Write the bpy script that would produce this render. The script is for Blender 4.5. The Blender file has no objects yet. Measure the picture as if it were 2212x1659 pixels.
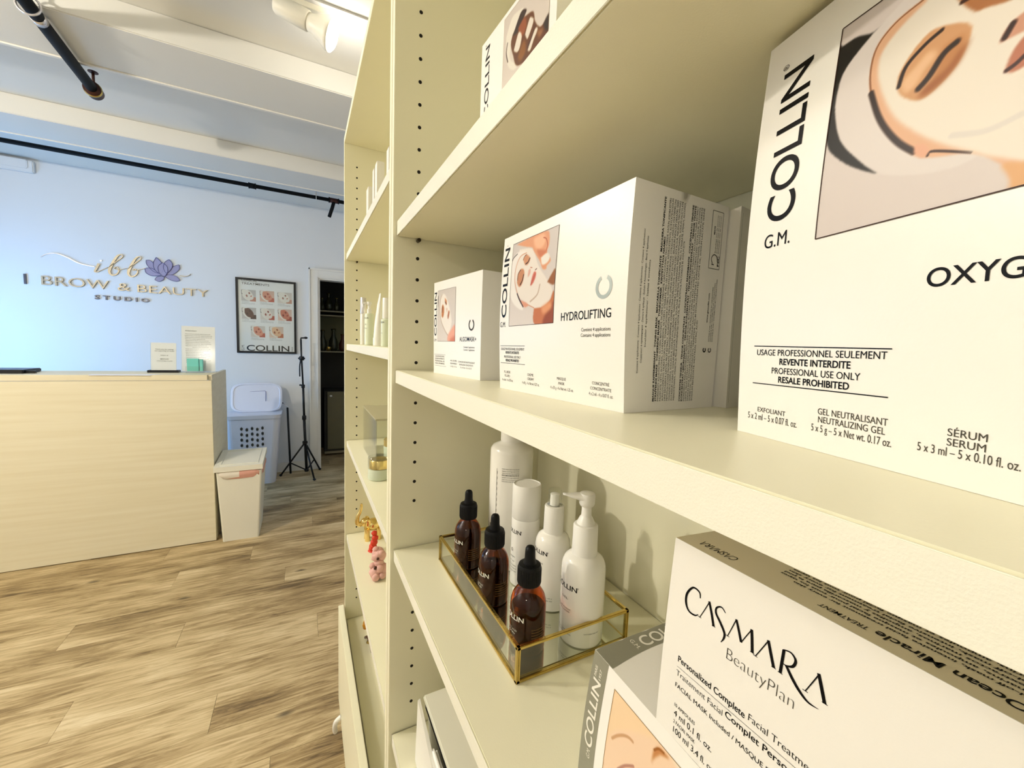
import bpy, bmesh, math, random
import numpy as np
from mathutils import Vector, Matrix
random.seed(7)
rng = np.random.default_rng(5)
sc = bpy.context.scene
COL = sc.collection
PI = math.pi

EXPO = 0.04
LW = 1.0

# ---------------------------------------------------------------- camera, world, lights, exposure
def lin(c):
    out = []
    for v in c[:3]:
        v = v / 255.0
        out.append(v / 12.92 if v <= 0.04045 else ((v + 0.055) / 1.055) ** 2.4)
    return tuple(out) + (1.0,)

CAM_H = 1.385
yaw, pitch, roll = math.radians(27.32), math.radians(-5.167), math.radians(2.07)
fw = Vector((math.sin(yaw) * math.cos(pitch), math.cos(yaw) * math.cos(pitch), math.sin(pitch)))
rt0 = Vector((math.cos(yaw), -math.sin(yaw), 0.0))
up0 = rt0.cross(fw)
rt = rt0 * math.cos(roll) + up0 * math.sin(roll)
up = -rt0 * math.sin(roll) + up0 * math.cos(roll)
cam_d = bpy.data.cameras.new('camera')
cam = bpy.data.objects.new('camera', cam_d)
COL.objects.link(cam)
M = Matrix((rt, up, -fw)).transposed().to_4x4()
M.translation = Vector((0, 0, CAM_H))
cam.matrix_world = M
cam_d.sensor_fit = 'HORIZONTAL'
cam_d.sensor_width = 36.0
cam_d.lens = 875.4 / 2212.0 * 36.0
cam_d.clip_start = 0.01
sc.camera = cam

sc.view_settings.view_transform = 'Standard'
sc.view_settings.look = 'None'
sc.view_settings.gamma = 1.0
sc.view_settings.use_curve_mapping = False
sc.view_settings.exposure = EXPO

world = bpy.data.worlds.new('world')
sc.world = world
world.use_nodes = True
bg = world.node_tree.nodes['Background']
bg.inputs[0].default_value = (0.45, 0.68, 1.0, 1)
bg.inputs[1].default_value = 1.0

def lamp(name, kind, loc, energy, color, size=0.05, target=None, spot=None, blend=0.6, size_y=None):
    d = bpy.data.lights.new(name, kind)
    d.energy = energy
    d.color = color
    if kind == 'AREA':
        d.size = size
        if size_y:
            d.shape = 'RECTANGLE'
            d.size_y = size_y
    else:
        d.shadow_soft_size = size
    if kind == 'SPOT':
        d.spot_size = math.radians(spot)
        d.spot_blend = blend
    o = bpy.data.objects.new(name, d)
    o.location = loc
    if target is not None:
        o.rotation_euler = (Vector(target) - Vector(loc)).to_track_quat('-Z', 'Y').to_euler()
    COL.objects.link(o)
    return o

WARM = (1.0, 0.92, 0.80)
BLUE = (0.14, 0.44, 1.0)
lamp('track_and_fill_light', 'SPOT', (-1.50, 1.95, 2.56), 42 * LW, WARM, 0.09, target=(0.2, 0.3, 1.1), spot=118, blend=0.9)
lamp('track_and_fill_light', 'POINT', (0.170, 1.90, 2.56), 4 * LW, WARM, 0.03)
lamp('track_and_fill_light', 'POINT', (-2.05, 1.45, 2.30), 84 * LW, WARM, 0.04)  # unseen mid-room fill, added to brighten the floor and desk
lamp('track_and_fill_light', 'POINT', (-1.45, -1.30, 2.05), 13 * LW, WARM, 0.06)  # broad fill added behind the camera for the unseen lamps there
lamp('window_daylight', 'AREA', (-2.84, 3.9, 1.15), 42 * LW, BLUE, 1.0, (-1.4, 4.5, 1.0), size_y=1.1)

# ---------------------------------------------------------------- materials
def mat(name, col, rough=0.5, metal=0.0, spec=0.5, noise=0.0, nscale=8.0, bump=0.0, bscale=200.0, trans=0.0, ior=1.45, emit=None, estr=0.0, alpha=1.0, coat=0.0):
    m = bpy.data.materials.new(name)
    m.use_nodes = True
    nt = m.node_tree
    b = nt.nodes['Principled BSDF']
    c = lin(col)
    b.inputs['Roughness'].default_value = rough
    b.inputs['Metallic'].default_value = metal
    b.inputs['Specular IOR Level'].default_value = spec
    b.inputs['IOR'].default_value = ior
    b.inputs['Transmission Weight'].default_value = trans
    b.inputs['Coat Weight'].default_value = coat
    tc = nt.nodes.new('ShaderNodeTexCoord')
    nz = nt.nodes.new('ShaderNodeTexNoise')
    nz.inputs['Scale'].default_value = nscale
    nz.inputs['Detail'].default_value = 3
    nt.links.new(tc.outputs['Object'], nz.inputs['Vector'])
    mx = nt.nodes.new('ShaderNodeMix')
    mx.data_type = 'RGBA'
    mx.inputs['A'].default_value = c
    mx.inputs['B'].default_value = tuple(v * (1 - noise) for v in c[:3]) + (1,)
    nt.links.new(nz.outputs['Fac'], mx.inputs['Factor'])
    nt.links.new(mx.outputs['Result'], b.inputs['Base Color'])
    if bump:
        n2 = nt.nodes.new('ShaderNodeTexNoise')
        n2.inputs['Scale'].default_value = bscale
        nt.links.new(tc.outputs['Object'], n2.inputs['Vector'])
        bp = nt.nodes.new('ShaderNodeBump')
        bp.inputs['Strength'].default_value = bump
        bp.inputs['Distance'].default_value = 0.0006
        nt.links.new(n2.outputs['Fac'], bp.inputs['Height'])
        nt.links.new(bp.outputs['Normal'], b.inputs['Normal'])
    if emit:
        b.inputs['Emission Color'].default_value = lin(emit)
        b.inputs['Emission Strength'].default_value = estr
    return m

def clear_mat(name, tint, rough=0.02, refl=1.0):
    m = bpy.data.materials.new(name)
    m.use_nodes = True
    nt = m.node_tree
    nt.nodes.clear()
    out = nt.nodes.new('ShaderNodeOutputMaterial')
    t = nt.nodes.new('ShaderNodeBsdfTransparent')
    t.inputs[0].default_value = lin(tint)
    g = nt.nodes.new('ShaderNodeBsdfGlossy')
    g.inputs['Roughness'].default_value = rough
    f = nt.nodes.new('ShaderNodeLayerWeight')
    f.inputs['Blend'].default_value = 0.5
    pw = nt.nodes.new('ShaderNodeMath')
    pw.operation = 'POWER'
    pw.inputs[1].default_value = 4.0
    mu = nt.nodes.new('ShaderNodeMath')
    mu.operation = 'MULTIPLY_ADD'
    mu.inputs[1].default_value = 0.7 * refl
    mu.inputs[2].default_value = 0.035 * refl
    mx = nt.nodes.new('ShaderNodeMixShader')
    nt.links.new(f.outputs['Facing'], pw.inputs[0])
    nt.links.new(pw.outputs[0], mu.inputs[0])
    nt.links.new(mu.outputs[0], mx.inputs[0])
    nt.links.new(t.outputs[0], mx.inputs[1])
    nt.links.new(g.outputs[0], mx.inputs[2])
    nt.links.new(mx.outputs[0], out.inputs[0])
    return m

def print_mat(name='printed_ink', rough=0.35):
    m = bpy.data.materials.new(name)
    m.use_nodes = True
    nt = m.node_tree
    b = nt.nodes['Principled BSDF']
    a = nt.nodes.new('ShaderNodeVertexColor')
    a.layer_name = 'ink'
    nt.links.new(a.outputs['Color'], b.inputs['Base Color'])
    b.inputs['Roughness'].default_value = rough
    b.inputs['Specular IOR Level'].default_value = 0.2
    return m

def plank_mat():
    m = bpy.data.materials.new('oak_vinyl')
    m.use_nodes = True
    nt = m.node_tree
    N, L = nt.nodes, nt.links
    b = N['Principled BSDF']
    tc = N.new('ShaderNodeTexCoord')
    oi = N.new('ShaderNodeObjectInfo')
    mul = N.new('ShaderNodeMath'); mul.operation = 'MULTIPLY'; mul.inputs[1].default_value = 37.0
    L.new(oi.outputs['Random'], mul.inputs[0])
    add = N.new('ShaderNodeVectorMath'); add.operation = 'ADD'
    L.new(tc.outputs['Object'], add.inputs[0]); L.new(mul.outputs[0], add.inputs[1])
    mp = N.new('ShaderNodeMapping'); mp.inputs['Scale'].default_value = (2.6, 30.0, 1.0)
    L.new(add.outputs[0], mp.inputs['Vector'])
    n1 = N.new('ShaderNodeTexNoise'); n1.inputs['Scale'].default_value = 1.6; n1.inputs['Detail'].default_value = 12; n1.inputs['Roughness'].default_value = 0.72; n1.inputs['Distortion'].default_value = 1.3
    L.new(mp.outputs[0], n1.inputs['Vector'])
    mp2 = N.new('ShaderNodeMapping'); mp2.inputs['Scale'].default_value = (1.4, 4.2, 1.0)
    L.new(add.outputs[0], mp2.inputs['Vector'])
    n2 = N.new('ShaderNodeTexNoise'); n2.inputs['Scale'].default_value = 1.7; n2.inputs['Detail'].default_value = 2
    L.new(mp2.outputs[0], n2.inputs['Vector'])
    ad = N.new('ShaderNodeMath'); ad.operation = 'MULTIPLY_ADD'; ad.inputs[1].default_value = 0.75
    L.new(n1.outputs['Fac'], ad.inputs[0])
    m3 = N.new('ShaderNodeMath'); m3.operation = 'MULTIPLY'; m3.inputs[1].default_value = 0.55
    L.new(n2.outputs['Fac'], m3.inputs[0]); L.new(m3.outputs[0], ad.inputs[2])
    m4 = N.new('ShaderNodeMath'); m4.operation = 'MULTIPLY_ADD'; m4.inputs[1].default_value = 0.06; 
    L.new(oi.outputs['Random'], m4.inputs[0]); L.new(ad.outputs[0], m4.inputs[2])
    cr = N.new('ShaderNodeValToRGB')
    e = cr.color_ramp.elements
    e[0].position = 0.50; e[0].color = lin((100, 80, 50))
    e[1].position = 0.97; e[1].color = lin((238, 222, 186))
    x = cr.color_ramp.elements.new(0.62); x.color = lin((160, 136, 94))
    x = cr.color_ramp.elements.new(0.76); x.color = lin((206, 184, 140))
    L.new(m4.outputs[0], cr.inputs[0])
    # dark knots
    vo = N.new('ShaderNodeTexVoronoi'); vo.inputs['Scale'].default_value = 1.7
    mp3 = N.new('ShaderNodeMapping'); mp3.inputs['Scale'].default_value = (1.5, 3.6, 1.0)
    L.new(add.outputs[0], mp3.inputs['Vector']); L.new(mp3.outputs[0], vo.inputs['Vector'])
    mr = N.new('ShaderNodeMapRange'); mr.inputs['From Min'].default_value = 0.03; mr.inputs['From Max'].default_value = 0.10; mr.inputs['To Min'].default_value = 0.35; mr.inputs['To Max'].default_value = 1.0
    L.new(vo.outputs['Distance'], mr.inputs['Value'])
    mm = N.new('ShaderNodeMix'); mm.data_type = 'RGBA'; mm.blend_type = 'MULTIPLY'; mm.inputs['Factor'].default_value = 1.0
    L.new(cr.outputs[0], mm.inputs['A']); L.new(mr.outputs[0], mm.inputs['B'])
    L.new(mm.outputs['Result'], b.inputs['Base Color'])
    b.inputs['Roughness'].default_value = 0.5
    bp = N.new('ShaderNodeBump'); bp.inputs['Strength'].default_value = 0.25; bp.inputs['Distance'].default_value = 0.001
    L.new(n1.outputs['Fac'], bp.inputs['Height']); L.new(bp.outputs['Normal'], b.inputs['Normal'])
    return m

def wood_mat(name, c1, c2, axis_scale):
    m = bpy.data.materials.new(name)
    m.use_nodes = True
    nt = m.node_tree
    N, L = nt.nodes, nt.links
    b = N['Principled BSDF']
    tc = N.new('ShaderNodeTexCoord')
    mp = N.new('ShaderNodeMapping'); mp.inputs['Scale'].default_value = axis_scale
    L.new(tc.outputs['Object'], mp.inputs['Vector'])
    n1 = N.new('ShaderNodeTexNoise'); n1.inputs['Scale'].default_value = 3.0; n1.inputs['Detail'].default_value = 6
    L.new(mp.outputs[0], n1.inputs['Vector'])
    cr = N.new('ShaderNodeValToRGB')
    cr.color_ramp.elements[0].position = 0.3; cr.color_ramp.elements[0].color = lin(c1)
    cr.color_ramp.elements[1].position = 0.7; cr.color_ramp.elements[1].color = lin(c2)
    L.new(n1.outputs['Fac'], cr.inputs[0]); L.new(cr.outputs[0], b.inputs['Base Color'])
    b.inputs['Roughness'].default_value = 0.5
    return m

M_ = dict(
    laminate=mat('white_laminate', (244, 240, 211), 0.36, noise=0.02, bump=0.12, bscale=900),
    edge=mat('laminate_edge', (245, 243, 226), 0.27, noise=0.01, bump=0.22, bscale=1100),
    hole=mat('recess_shade', (22, 18, 12), 0.8),  # dark colour painted as the shade inside holes and gaps
    pin=mat('dark_metal', (60, 52, 40), 0.35, metal=0.8),
    wall=mat('wall_paint', (232, 234, 234), 0.75, noise=0.03, nscale=3, bump=0.15, bscale=120),
    ceil=mat('ceiling_paint', (232, 231, 224), 0.8, noise=0.04, nscale=3),
    wtrim=mat('trim_paint', (238, 236, 228), 0.45, noise=0.02),
    card=mat('coated_card', (243, 240, 232), 0.3, noise=0.01, bump=0.10, bscale=420),
    card_g=mat('grey_card', (142, 140, 122), 0.35, noise=0.05, bump=0.2, bscale=300),
    card_t=mat('taupe_card', (222, 212, 184), 0.4, noise=0.05),
    ink=mat('black_ink', (8, 8, 11), 0.32, spec=0.15),
    ink_g=mat('grey_ink', (74, 70, 62), 0.4, spec=0.15),
    ink_w=mat('white_ink', (238, 234, 220), 0.4),
    ink_s=mat('silver_ink', (158, 166, 160), 0.3, metal=0.4),
    ink_b=mat('brown_line', (60, 38, 30), 0.4, spec=0.15),
    ink_o=mat('ochre_line', (150, 110, 40), 0.4),
    wplast=mat('white_plastic', (242, 240, 232), 0.28, noise=0.01, bump=0.05),
    wgloss=mat('white_gloss_bottle', (244, 242, 234), 0.18, noise=0.01),
    bplast=mat('black_rubber', (7, 8, 10), 0.5, spec=0.25, noise=0.1, bump=0.1, bscale=300),
    amber=clear_mat('amber_glass', (222, 146, 62), 0.03, 1.1),
    liquid=mat('serum_liquid', (26, 7, 3), 0.1, noise=0.3, nscale=40),
    gold=mat('brass', (224, 198, 118), 0.22, metal=1.0, noise=0.35, nscale=90, bump=0.4, bscale=400),
    gold_b=mat('polished_gold', (236, 208, 136), 0.12, metal=1.0, noise=0.1),
    mirror=mat('mirror_plate', (214, 216, 196), 0.04, metal=1.0),
    glass=clear_mat('clear_glass', (253, 254, 251), 0.02, 1.5),
    acryl=clear_mat('clear_acrylic', (252, 253, 251), 0.13, 1.2),
    frost=mat('frosted_glass', (206, 214, 190), 0.35, noise=0.05),
    green=mat('pale_green_liquid', (226, 234, 208), 0.2, noise=0.05),
    silver=mat('silver_cap', (222, 220, 224), 0.2, metal=0.7),
    ppipe=mat('black_pipe', (9, 12, 14), 0.65, spec=0.25, noise=0.2, nscale=30),
    copper=mat('copper_fitting', (66, 34, 24), 0.45, metal=0.4),
    plank=plank_mat(),
    desk=wood_mat('pale_ash', (228, 218, 186), (236, 228, 200), (0.6, 3, 14)),
    bin=mat('cream_plastic', (240, 237, 220), 0.4, noise=0.02),
    hamper=mat('white_hamper_plastic', (226, 228, 238), 0.42, noise=0.02),
    pink=mat('pink_bag', (236, 176, 156), 0.5, noise=0.2, nscale=40),
    wbag=mat('white_bag', (240, 232, 216), 0.5, noise=0.05),
    paper=mat('paper', (242, 243, 248), 0.7, noise=0.02),
    teal=mat('teal_card', (122, 212, 202), 0.5, noise=0.08, nscale=30),
    signm=mat('sign_metal', (178, 166, 142), 0.42, metal=0.8, noise=0.3, nscale=30),
    signd=mat('sign_metal_dark', (92, 94, 104), 0.3, metal=0.7, noise=0.3, nscale=30),
    lilac=mat('lilac_acrylic', (150, 148, 186), 0.4, noise=0.15, nscale=30),
    lilac_d=mat('lilac_edge', (92, 88, 132), 0.4),
    black=mat('black_frame', (16, 16, 18), 0.35),
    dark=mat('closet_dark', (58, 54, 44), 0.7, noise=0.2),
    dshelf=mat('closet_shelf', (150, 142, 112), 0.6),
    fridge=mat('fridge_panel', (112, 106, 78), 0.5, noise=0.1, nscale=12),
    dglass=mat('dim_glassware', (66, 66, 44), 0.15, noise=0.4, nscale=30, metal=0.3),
    lampw=mat('lamp_white', (240, 236, 220), 0.4),
    glow=mat('lamp_glow', (255, 240, 205), 0.4, emit=(255, 236, 196), estr=14.0),
    coral=mat('coral_red', (226, 62, 30), 0.6, noise=0.35, nscale=60, bump=0.8, bscale=200),
    rose=mat('rose_pink', (240, 188, 176), 0.55, noise=0.35, nscale=50, bump=0.5, bscale=120),
    brown=mat('dark_brown', (74, 34, 16), 0.3, noise=0.3, nscale=60),
    orange=mat('amber_resin', (214, 146, 36), 0.25, noise=0.3, nscale=60),
    bino=mat('storage_plastic', (232, 230, 214), 0.35, noise=0.02),
    printed=print_mat(),
)

# ---------------------------------------------------------------- mesh helpers
def link(name, me, m=None, parent=None, smooth=False):
    o = bpy.data.objects.new(name, me)
    COL.objects.link(o)
    if m is not None:
        me.materials.append(M_[m] if isinstance(m, str) else m)
    if parent is not None:
        o.parent = parent
    if smooth:
        me.polygons.foreach_set('use_smooth', [True] * len(me.polygons))
    return o

def pymesh(name, v, f, m=None, parent=None, smooth=False):
    me = bpy.data.meshes.new(name)
    me.from_pydata([tuple(p) for p in v], [], f)
    me.update()
    return link(name, me, m, parent, smooth)

def bx(bm, x0, x1, y0, y1, z0, z1, bev=0.0, seg=2):
    ret = bmesh.ops.create_cube(bm, size=1.0)
    vs = ret['verts']
    for v in vs:
        v.co = Vector(((x0 + x1) / 2 + v.co.x * (x1 - x0), (y0 + y1) / 2 + v.co.y * (y1 - y0), (z0 + z1) / 2 + v.co.z * (z1 - z0)))
    if bev:
        es = list({e for v in vs for e in v.link_edges})
        bmesh.ops.bevel(bm, geom=es, offset=bev, segments=seg, affect='EDGES')
    return vs

def bmobj(name, bm, m=None, parent=None, smooth=False):
    me = bpy.data.meshes.new(name)
    bm.to_mesh(me)
    bm.free()
    return link(name, me, m, parent, smooth)

def box(name, x0, x1, y0, y1, z0, z1, m=None, parent=None, bev=0.0, seg=2):
    bm = bmesh.new()
    bx(bm, x0, x1, y0, y1, z0, z1, bev, seg)
    return bmobj(name, bm, m, parent)

def boxes(name, lst, m=None, parent=None, bev=0.0):
    bm = bmesh.new()
    for b in lst:
        bx(bm, *b, bev=bev)
    return bmobj(name, bm, m, parent)

def lathe(name, prof, cx, cy, cz, m=None, parent=None, n=40, smooth=True, cap=True, sx=1.0, sy=1.0):
    v, f = [], []
    for r, z in prof:
        for i in range(n):
            a = 2 * PI * i / n
            v.append((cx + r * math.cos(a) * sx, cy + r * math.sin(a) * sy, cz + z))
    for k in range(len(prof) - 1):
        for i in range(n):
            j = (i + 1) % n
            f.append((k * n + i, k * n + j, (k + 1) * n + j, (k + 1) * n + i))
    if cap:
        f.append(tuple(reversed(range(n))))
        f.append(tuple((len(prof) - 1) * n + i for i in range(n)))
    o = pymesh(name, v, f, m, parent, smooth)
    if smooth:
        ms = o.data
        ms.set_sharp_from_angle(angle=math.radians(38))
    return o

def tube_geo(pts, rad, n=10, closed=False):
    pts = [Vector(p) for p in pts]
    v, f = [], []
    K = len(pts)
    rads = rad if isinstance(rad, (list, tuple)) else [rad] * K
    prev = None
    for k, p in enumerate(pts):
        if closed:
            t = (pts[(k + 1) % K] - pts[k - 1]).normalized()
        else:
            t = (pts[min(k + 1, K - 1)] - pts[max(k - 1, 0)]).normalized()
        if prev is None:
            a = Vector((0, 0, 1)) if abs(t.z) < 0.9 else Vector((1, 0, 0))
            nrm = t.cross(a).normalized()
        else:
            nrm = (prev - t * prev.dot(t)).normalized()
        prev = nrm
        bn = t.cross(nrm)
        for i in range(n):
            an = 2 * PI * i / n
            v.append(p + (nrm * math.cos(an) + bn * math.sin(an)) * rads[k])
    for k in range(K if closed else K - 1):
        k2 = (k + 1) % K
        for i in range(n):
            j = (i + 1) % n
            f.append((k * n + i, k * n + j, k2 * n + j, k2 * n + i))
    if not closed:
        f.append(tuple(reversed(range(n))))
        f.append(tuple((K - 1) * n + i for i in range(n)))
    return v, f

def tube(name, pts, rad, m=None, parent=None, n=10, closed=False):
    v, f = tube_geo(pts, rad, n, closed)
    return pymesh(name, v, f, m, parent, True)

def ell(name, c, r, m=None, parent=None, rot=None, seg=16):
    bm = bmesh.new()
    bmesh.ops.create_uvsphere(bm, u_segments=seg, v_segments=max(8, seg // 2), radius=1.0)
    R = rot if rot is not None else Matrix.Identity(3)
    for v in bm.verts:
        v.co = R @ Vector((v.co.x * r[0], v.co.y * r[1], v.co.z * r[2])) + Vector(c)
    return bmobj(name, bm, m, parent, True)

def spline(pts, n=8):
    pts = [np.array(p, float) for p in pts]
    out = []
    K = len(pts)
    for i in range(K - 1):
        p0, p1, p2, p3 = pts[max(i - 1, 0)], pts[i], pts[i + 1], pts[min(i + 2, K - 1)]
        for k in range(n):
            t = k / n
            out.append(0.5 * ((2 * p1) + (p2 - p0) * t + (2 * p0 - 5 * p1 + 4 * p2 - p3) * t * t + (3 * p1 - 3 * p2 + p3 - p0) * t ** 3))
    out.append(pts[-1])
    return out

def thing(name, label, cat, loc=(0, 0, 0), group=None):
    o = bpy.data.objects.new(name, None)
    o.empty_display_size = 0.03
    COL.objects.link(o)
    o.location = loc
    o['label'] = label
    o['category'] = cat
    if group:
        o['group'] = group
    return o

def tag(o, label, cat, group=None):
    o['label'] = label
    o['category'] = cat
    if group:
        o['group'] = group
    return o

def struct(o):
    o['kind'] = 'structure'
    return o

# things are modelled in world coordinates; adopt() hangs parts under an Empty standing at the thing's base
def adopt(root):
    loc = Vector(root.location)
    def shift(o):
        if o.type == 'MESH' and not o.get('_local'):
            o.data.transform(Matrix.Translation(-loc))
    for ch in root.children:
        shift(ch)
        for g in ch.children:
            shift(g)
    return root

# ---------------------------------------------------------------- lettering
_tcache = {}
def text_geo(s, off=0.0, shear=0.0, res=3):
    key = (s, off, shear, res)
    if key in _tcache:
        return _tcache[key]
    cu = bpy.data.curves.new('lettering_source', 'FONT')
    cu.body = s
    cu.size = 1.0
    cu.offset = off
    cu.shear = shear
    cu.resolution_u = res
    cu.fill_mode = 'BOTH'
    o = bpy.data.objects.new('lettering_source', cu)
    COL.objects.link(o)
    dg = bpy.context.evaluated_depsgraph_get()
    me = bpy.data.meshes.new_from_object(o.evaluated_get(dg))
    n = len(me.vertices)
    co = np.empty(n * 3)
    me.vertices.foreach_get('co', co)
    co = co.reshape(-1, 3)[:, :2].copy()
    fs = [tuple(p.vertices) for p in me.polygons]
    bpy.data.objects.remove(o)
    bpy.data.meshes.remove(me)
    bpy.data.curves.remove(cu)
    _tcache[key] = (co, fs)
    return co, fs
CAPH = float(text_geo('H')[0][:, 1].max())

class Ink:
    """flat print collected on a face map fn(u, v, lift) -> Vector (u, v in metres)"""
    def __init__(self, fn):
        self.fn, self.v, self.f = fn, [], []
    def add(self, pts, faces, lift=0.00018):
        b = len(self.v)
        self.v += [self.fn(p[0], p[1], lift) for p in pts]
        self.f += [tuple(b + i for i in q) for q in faces]
    def text(self, s, u0, u1, v, h, rot=0, off=0.0, shear=0.0, lift=0.00018):
        """rot 0: baseline from (u0,v) to (u1,v), cap height h (mm).  rot 90: reads upwards, baseline at u=v, from u0 to u1 along v"""
        co, fs = text_geo(s, off, shear, 9 if h > 4.5 else (4 if h > 2.4 else 2))
        if len(co) == 0:
            return
        x = co[:, 0]
        x = (x - x.min()) / max(1e-9, (x.max() - x.min())) * (u1 - u0)
        y = co[:, 1] / CAPH * h
        if rot == 0:
            P = [((u0 + a) / 1000, (v + c) / 1000) for a, c in zip(x, y)]
        elif rot == 90:
            P = [((v - c) / 1000, (u0 + a) / 1000) for a, c in zip(x, y)]
        else:
            P = [((u1 - a) / 1000, (v - c) / 1000) for a, c in zip(x, y)]
        self.add(P, fs, lift)
    def rule(self, u0, v0, u1, v1, w, lift=0.00018, n=10):
        d = np.array([u1 - u0, v1 - v0], float)
        L = np.hypot(*d)
        nn = np.array([-d[1], d[0]]) / L * w / 2
        P, F = [], []
        for i in range(n + 1):
            c = np.array([u0, v0]) + d * i / n
            P += [(c + nn) / 1000, (c - nn) / 1000]
        for i in range(n):
            F.append((2 * i, 2 * i + 1, 2 * i + 3, 2 * i + 2))
        self.add(P, F, lift)
    def stroke(self, pts, ws, lift=0.00018, n=8):
        pw = [tuple(p) + (w,) for p, w in zip(pts, ws)]
        q = spline(pw, n)
        P, F = [], []
        for i, c in enumerate(q):
            a, b = q[max(i - 1, 0)], q[min(i + 1, len(q) - 1)]
            d = np.array([b[0] - a[0], b[1] - a[1]])
            d = d / max(1e-9, np.hypot(*d))
            nn = np.array([-d[1], d[0]]) * c[2] / 2
            P += [(c[:2] + nn) / 1000, (c[:2] - nn) / 1000]
        for i in range(len(q) - 1):
            F.append((2 * i, 2 * i + 1, 2 * i + 3, 2 * i + 2))
        self.add(P, F, lift)
    def poly(self, pts, lift=0.00018):
        self.add([(p[0] / 1000, p[1] / 1000) for p in pts], [tuple(range(len(pts)))], lift)
    def frame(self, u0, v0, u1, v1, w, lift=0.0002):
        self.rule(u0, v0, u1, v0, w, lift); self.rule(u0, v1, u1, v1, w, lift)
        self.rule(u0, v0, u0, v1, w, lift); self.rule(u1, v0, u1, v1, w, lift)
    def ring(self, cu, cv, ru, rv, w, gap=50, lift=0.00018):
        P, F = [], []
        n = 40
        for i in range(n + 1):
            a = math.radians(90 + gap / 2 + (360 - gap) * i / n)
            for k in (1, 0):
                P.append(((cu + (ru - k * w) * math.cos(a)) / 1000, (cv + (rv - k * w) * math.sin(a)) / 1000))
        for i in range(n):
            F.append((2 * i, 2 * i + 1, 2 * i + 3, 2 * i + 2))
        self.add(P, F, lift)
    def build(self, name, m, parent):
        if not self.v:
            return None
        return pymesh(name, self.v, self.f, m, parent)

# ---------------------------------------------------------------- printed pictures (painted into a colour attribute of a fine grid)
def blur(a, k):
    k = int(round(k))
    if k < 1:
        return a
    for ax in (0, 1):
        for _ in range(2):
            p = np.pad(a, [(k, k) if i == ax else (0, 0) for i in range(a.ndim)], mode='edge')
            c = np.cumsum(p, axis=ax)
            z = np.zeros_like(np.take(c, [0], axis=ax))
            c = np.concatenate([z, c], axis=ax)
            n = a.shape[ax]
            a = (np.take(c, range(2 * k + 1, 2 * k + 1 + n), axis=ax) - np.take(c, range(0, n), axis=ax)) / (2 * k + 1)
    return a

def paint(u0, v0, u1, v1, step, bgc, ops, grade=0.06):
    W = int((u1 - u0) / step) + 1
    H = int((v1 - v0) / step) + 1
    U, V = np.meshgrid(np.linspace(u0, u1, W), np.linspace(v0, v1, H))
    img = np.ones((H, W, 3)) * np.array(bgc, float)
    img *= (1 - grade * (V - v0) / (v1 - v0))[..., None]
    for kind, col, pts, w in ops:
        col = np.array(col, float)
        if kind == 'p':
            q = np.array(spline(pts + [pts[0]], 5))
            inside = np.zeros(U.shape, bool)
            xj, yj = q[-1]
            for xi, yi in q:
                c = ((yi > V) != (yj > V)) & (U < (xj - xi) * (V - yi) / (yj - yi + 1e-12) + xi)
                inside ^= c
                xj, yj = xi, yi
            a = blur(inside.astype(float), w * 0.45 / step)
        else:
            q = np.array(spline(pts, 6))
            d = np.full(U.shape, 1e9)
            for i in range(len(q) - 1):
                p, r = q[i], q[i + 1]
                e = r - p
                t = np.clip(((U - p[0]) * e[0] + (V - p[1]) * e[1]) / (e @ e + 1e-12), 0, 1)
                d = np.minimum(d, np.hypot(U - p[0] - t * e[0], V - p[1] - t * e[1]))
            a = np.clip((w - d) / (w * 0.6), 0, 1)
        img = img * (1 - a[..., None]) + col * a[..., None]
    return U, V, np.clip(img, 0, 255)

def picture(name, fn, u0, v0, u1, v1, step, bgc, ops, parent, lift=0.00012, grade=0.06):
    U, V, img = paint(u0, v0, u1, v1, step, bgc, ops, grade)
    H, W = U.shape
    vs = [fn(u / 1000, v / 1000, lift) for u, v in zip(U.ravel(), V.ravel())]
    idx = np.arange(H * W).reshape(H, W)
    F = np.stack([idx[:-1, :-1], idx[:-1, 1:], idx[1:, 1:], idx[1:, :-1]], -1).reshape(-1, 4)
    me = bpy.data.meshes.new(name)
    me.from_pydata([tuple(p) for p in vs], [], F.tolist())
    me.update()
    c = img.reshape(-1, 3) / 255.0
    g_ = c.mean(axis=1, keepdims=True)
    c = g_ + (c - g_) * 0.9
    c = np.where(c <= 0.04045, c / 12.92, ((c + 0.055) / 1.055) ** 2.4)
    at = me.color_attributes.new('ink', 'FLOAT_COLOR', 'POINT')
    at.data.foreach_set('color', np.concatenate([c, np.ones((len(c), 1))], 1).astype(np.float32).ravel())
    return link(name, me, 'printed', parent)

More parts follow.
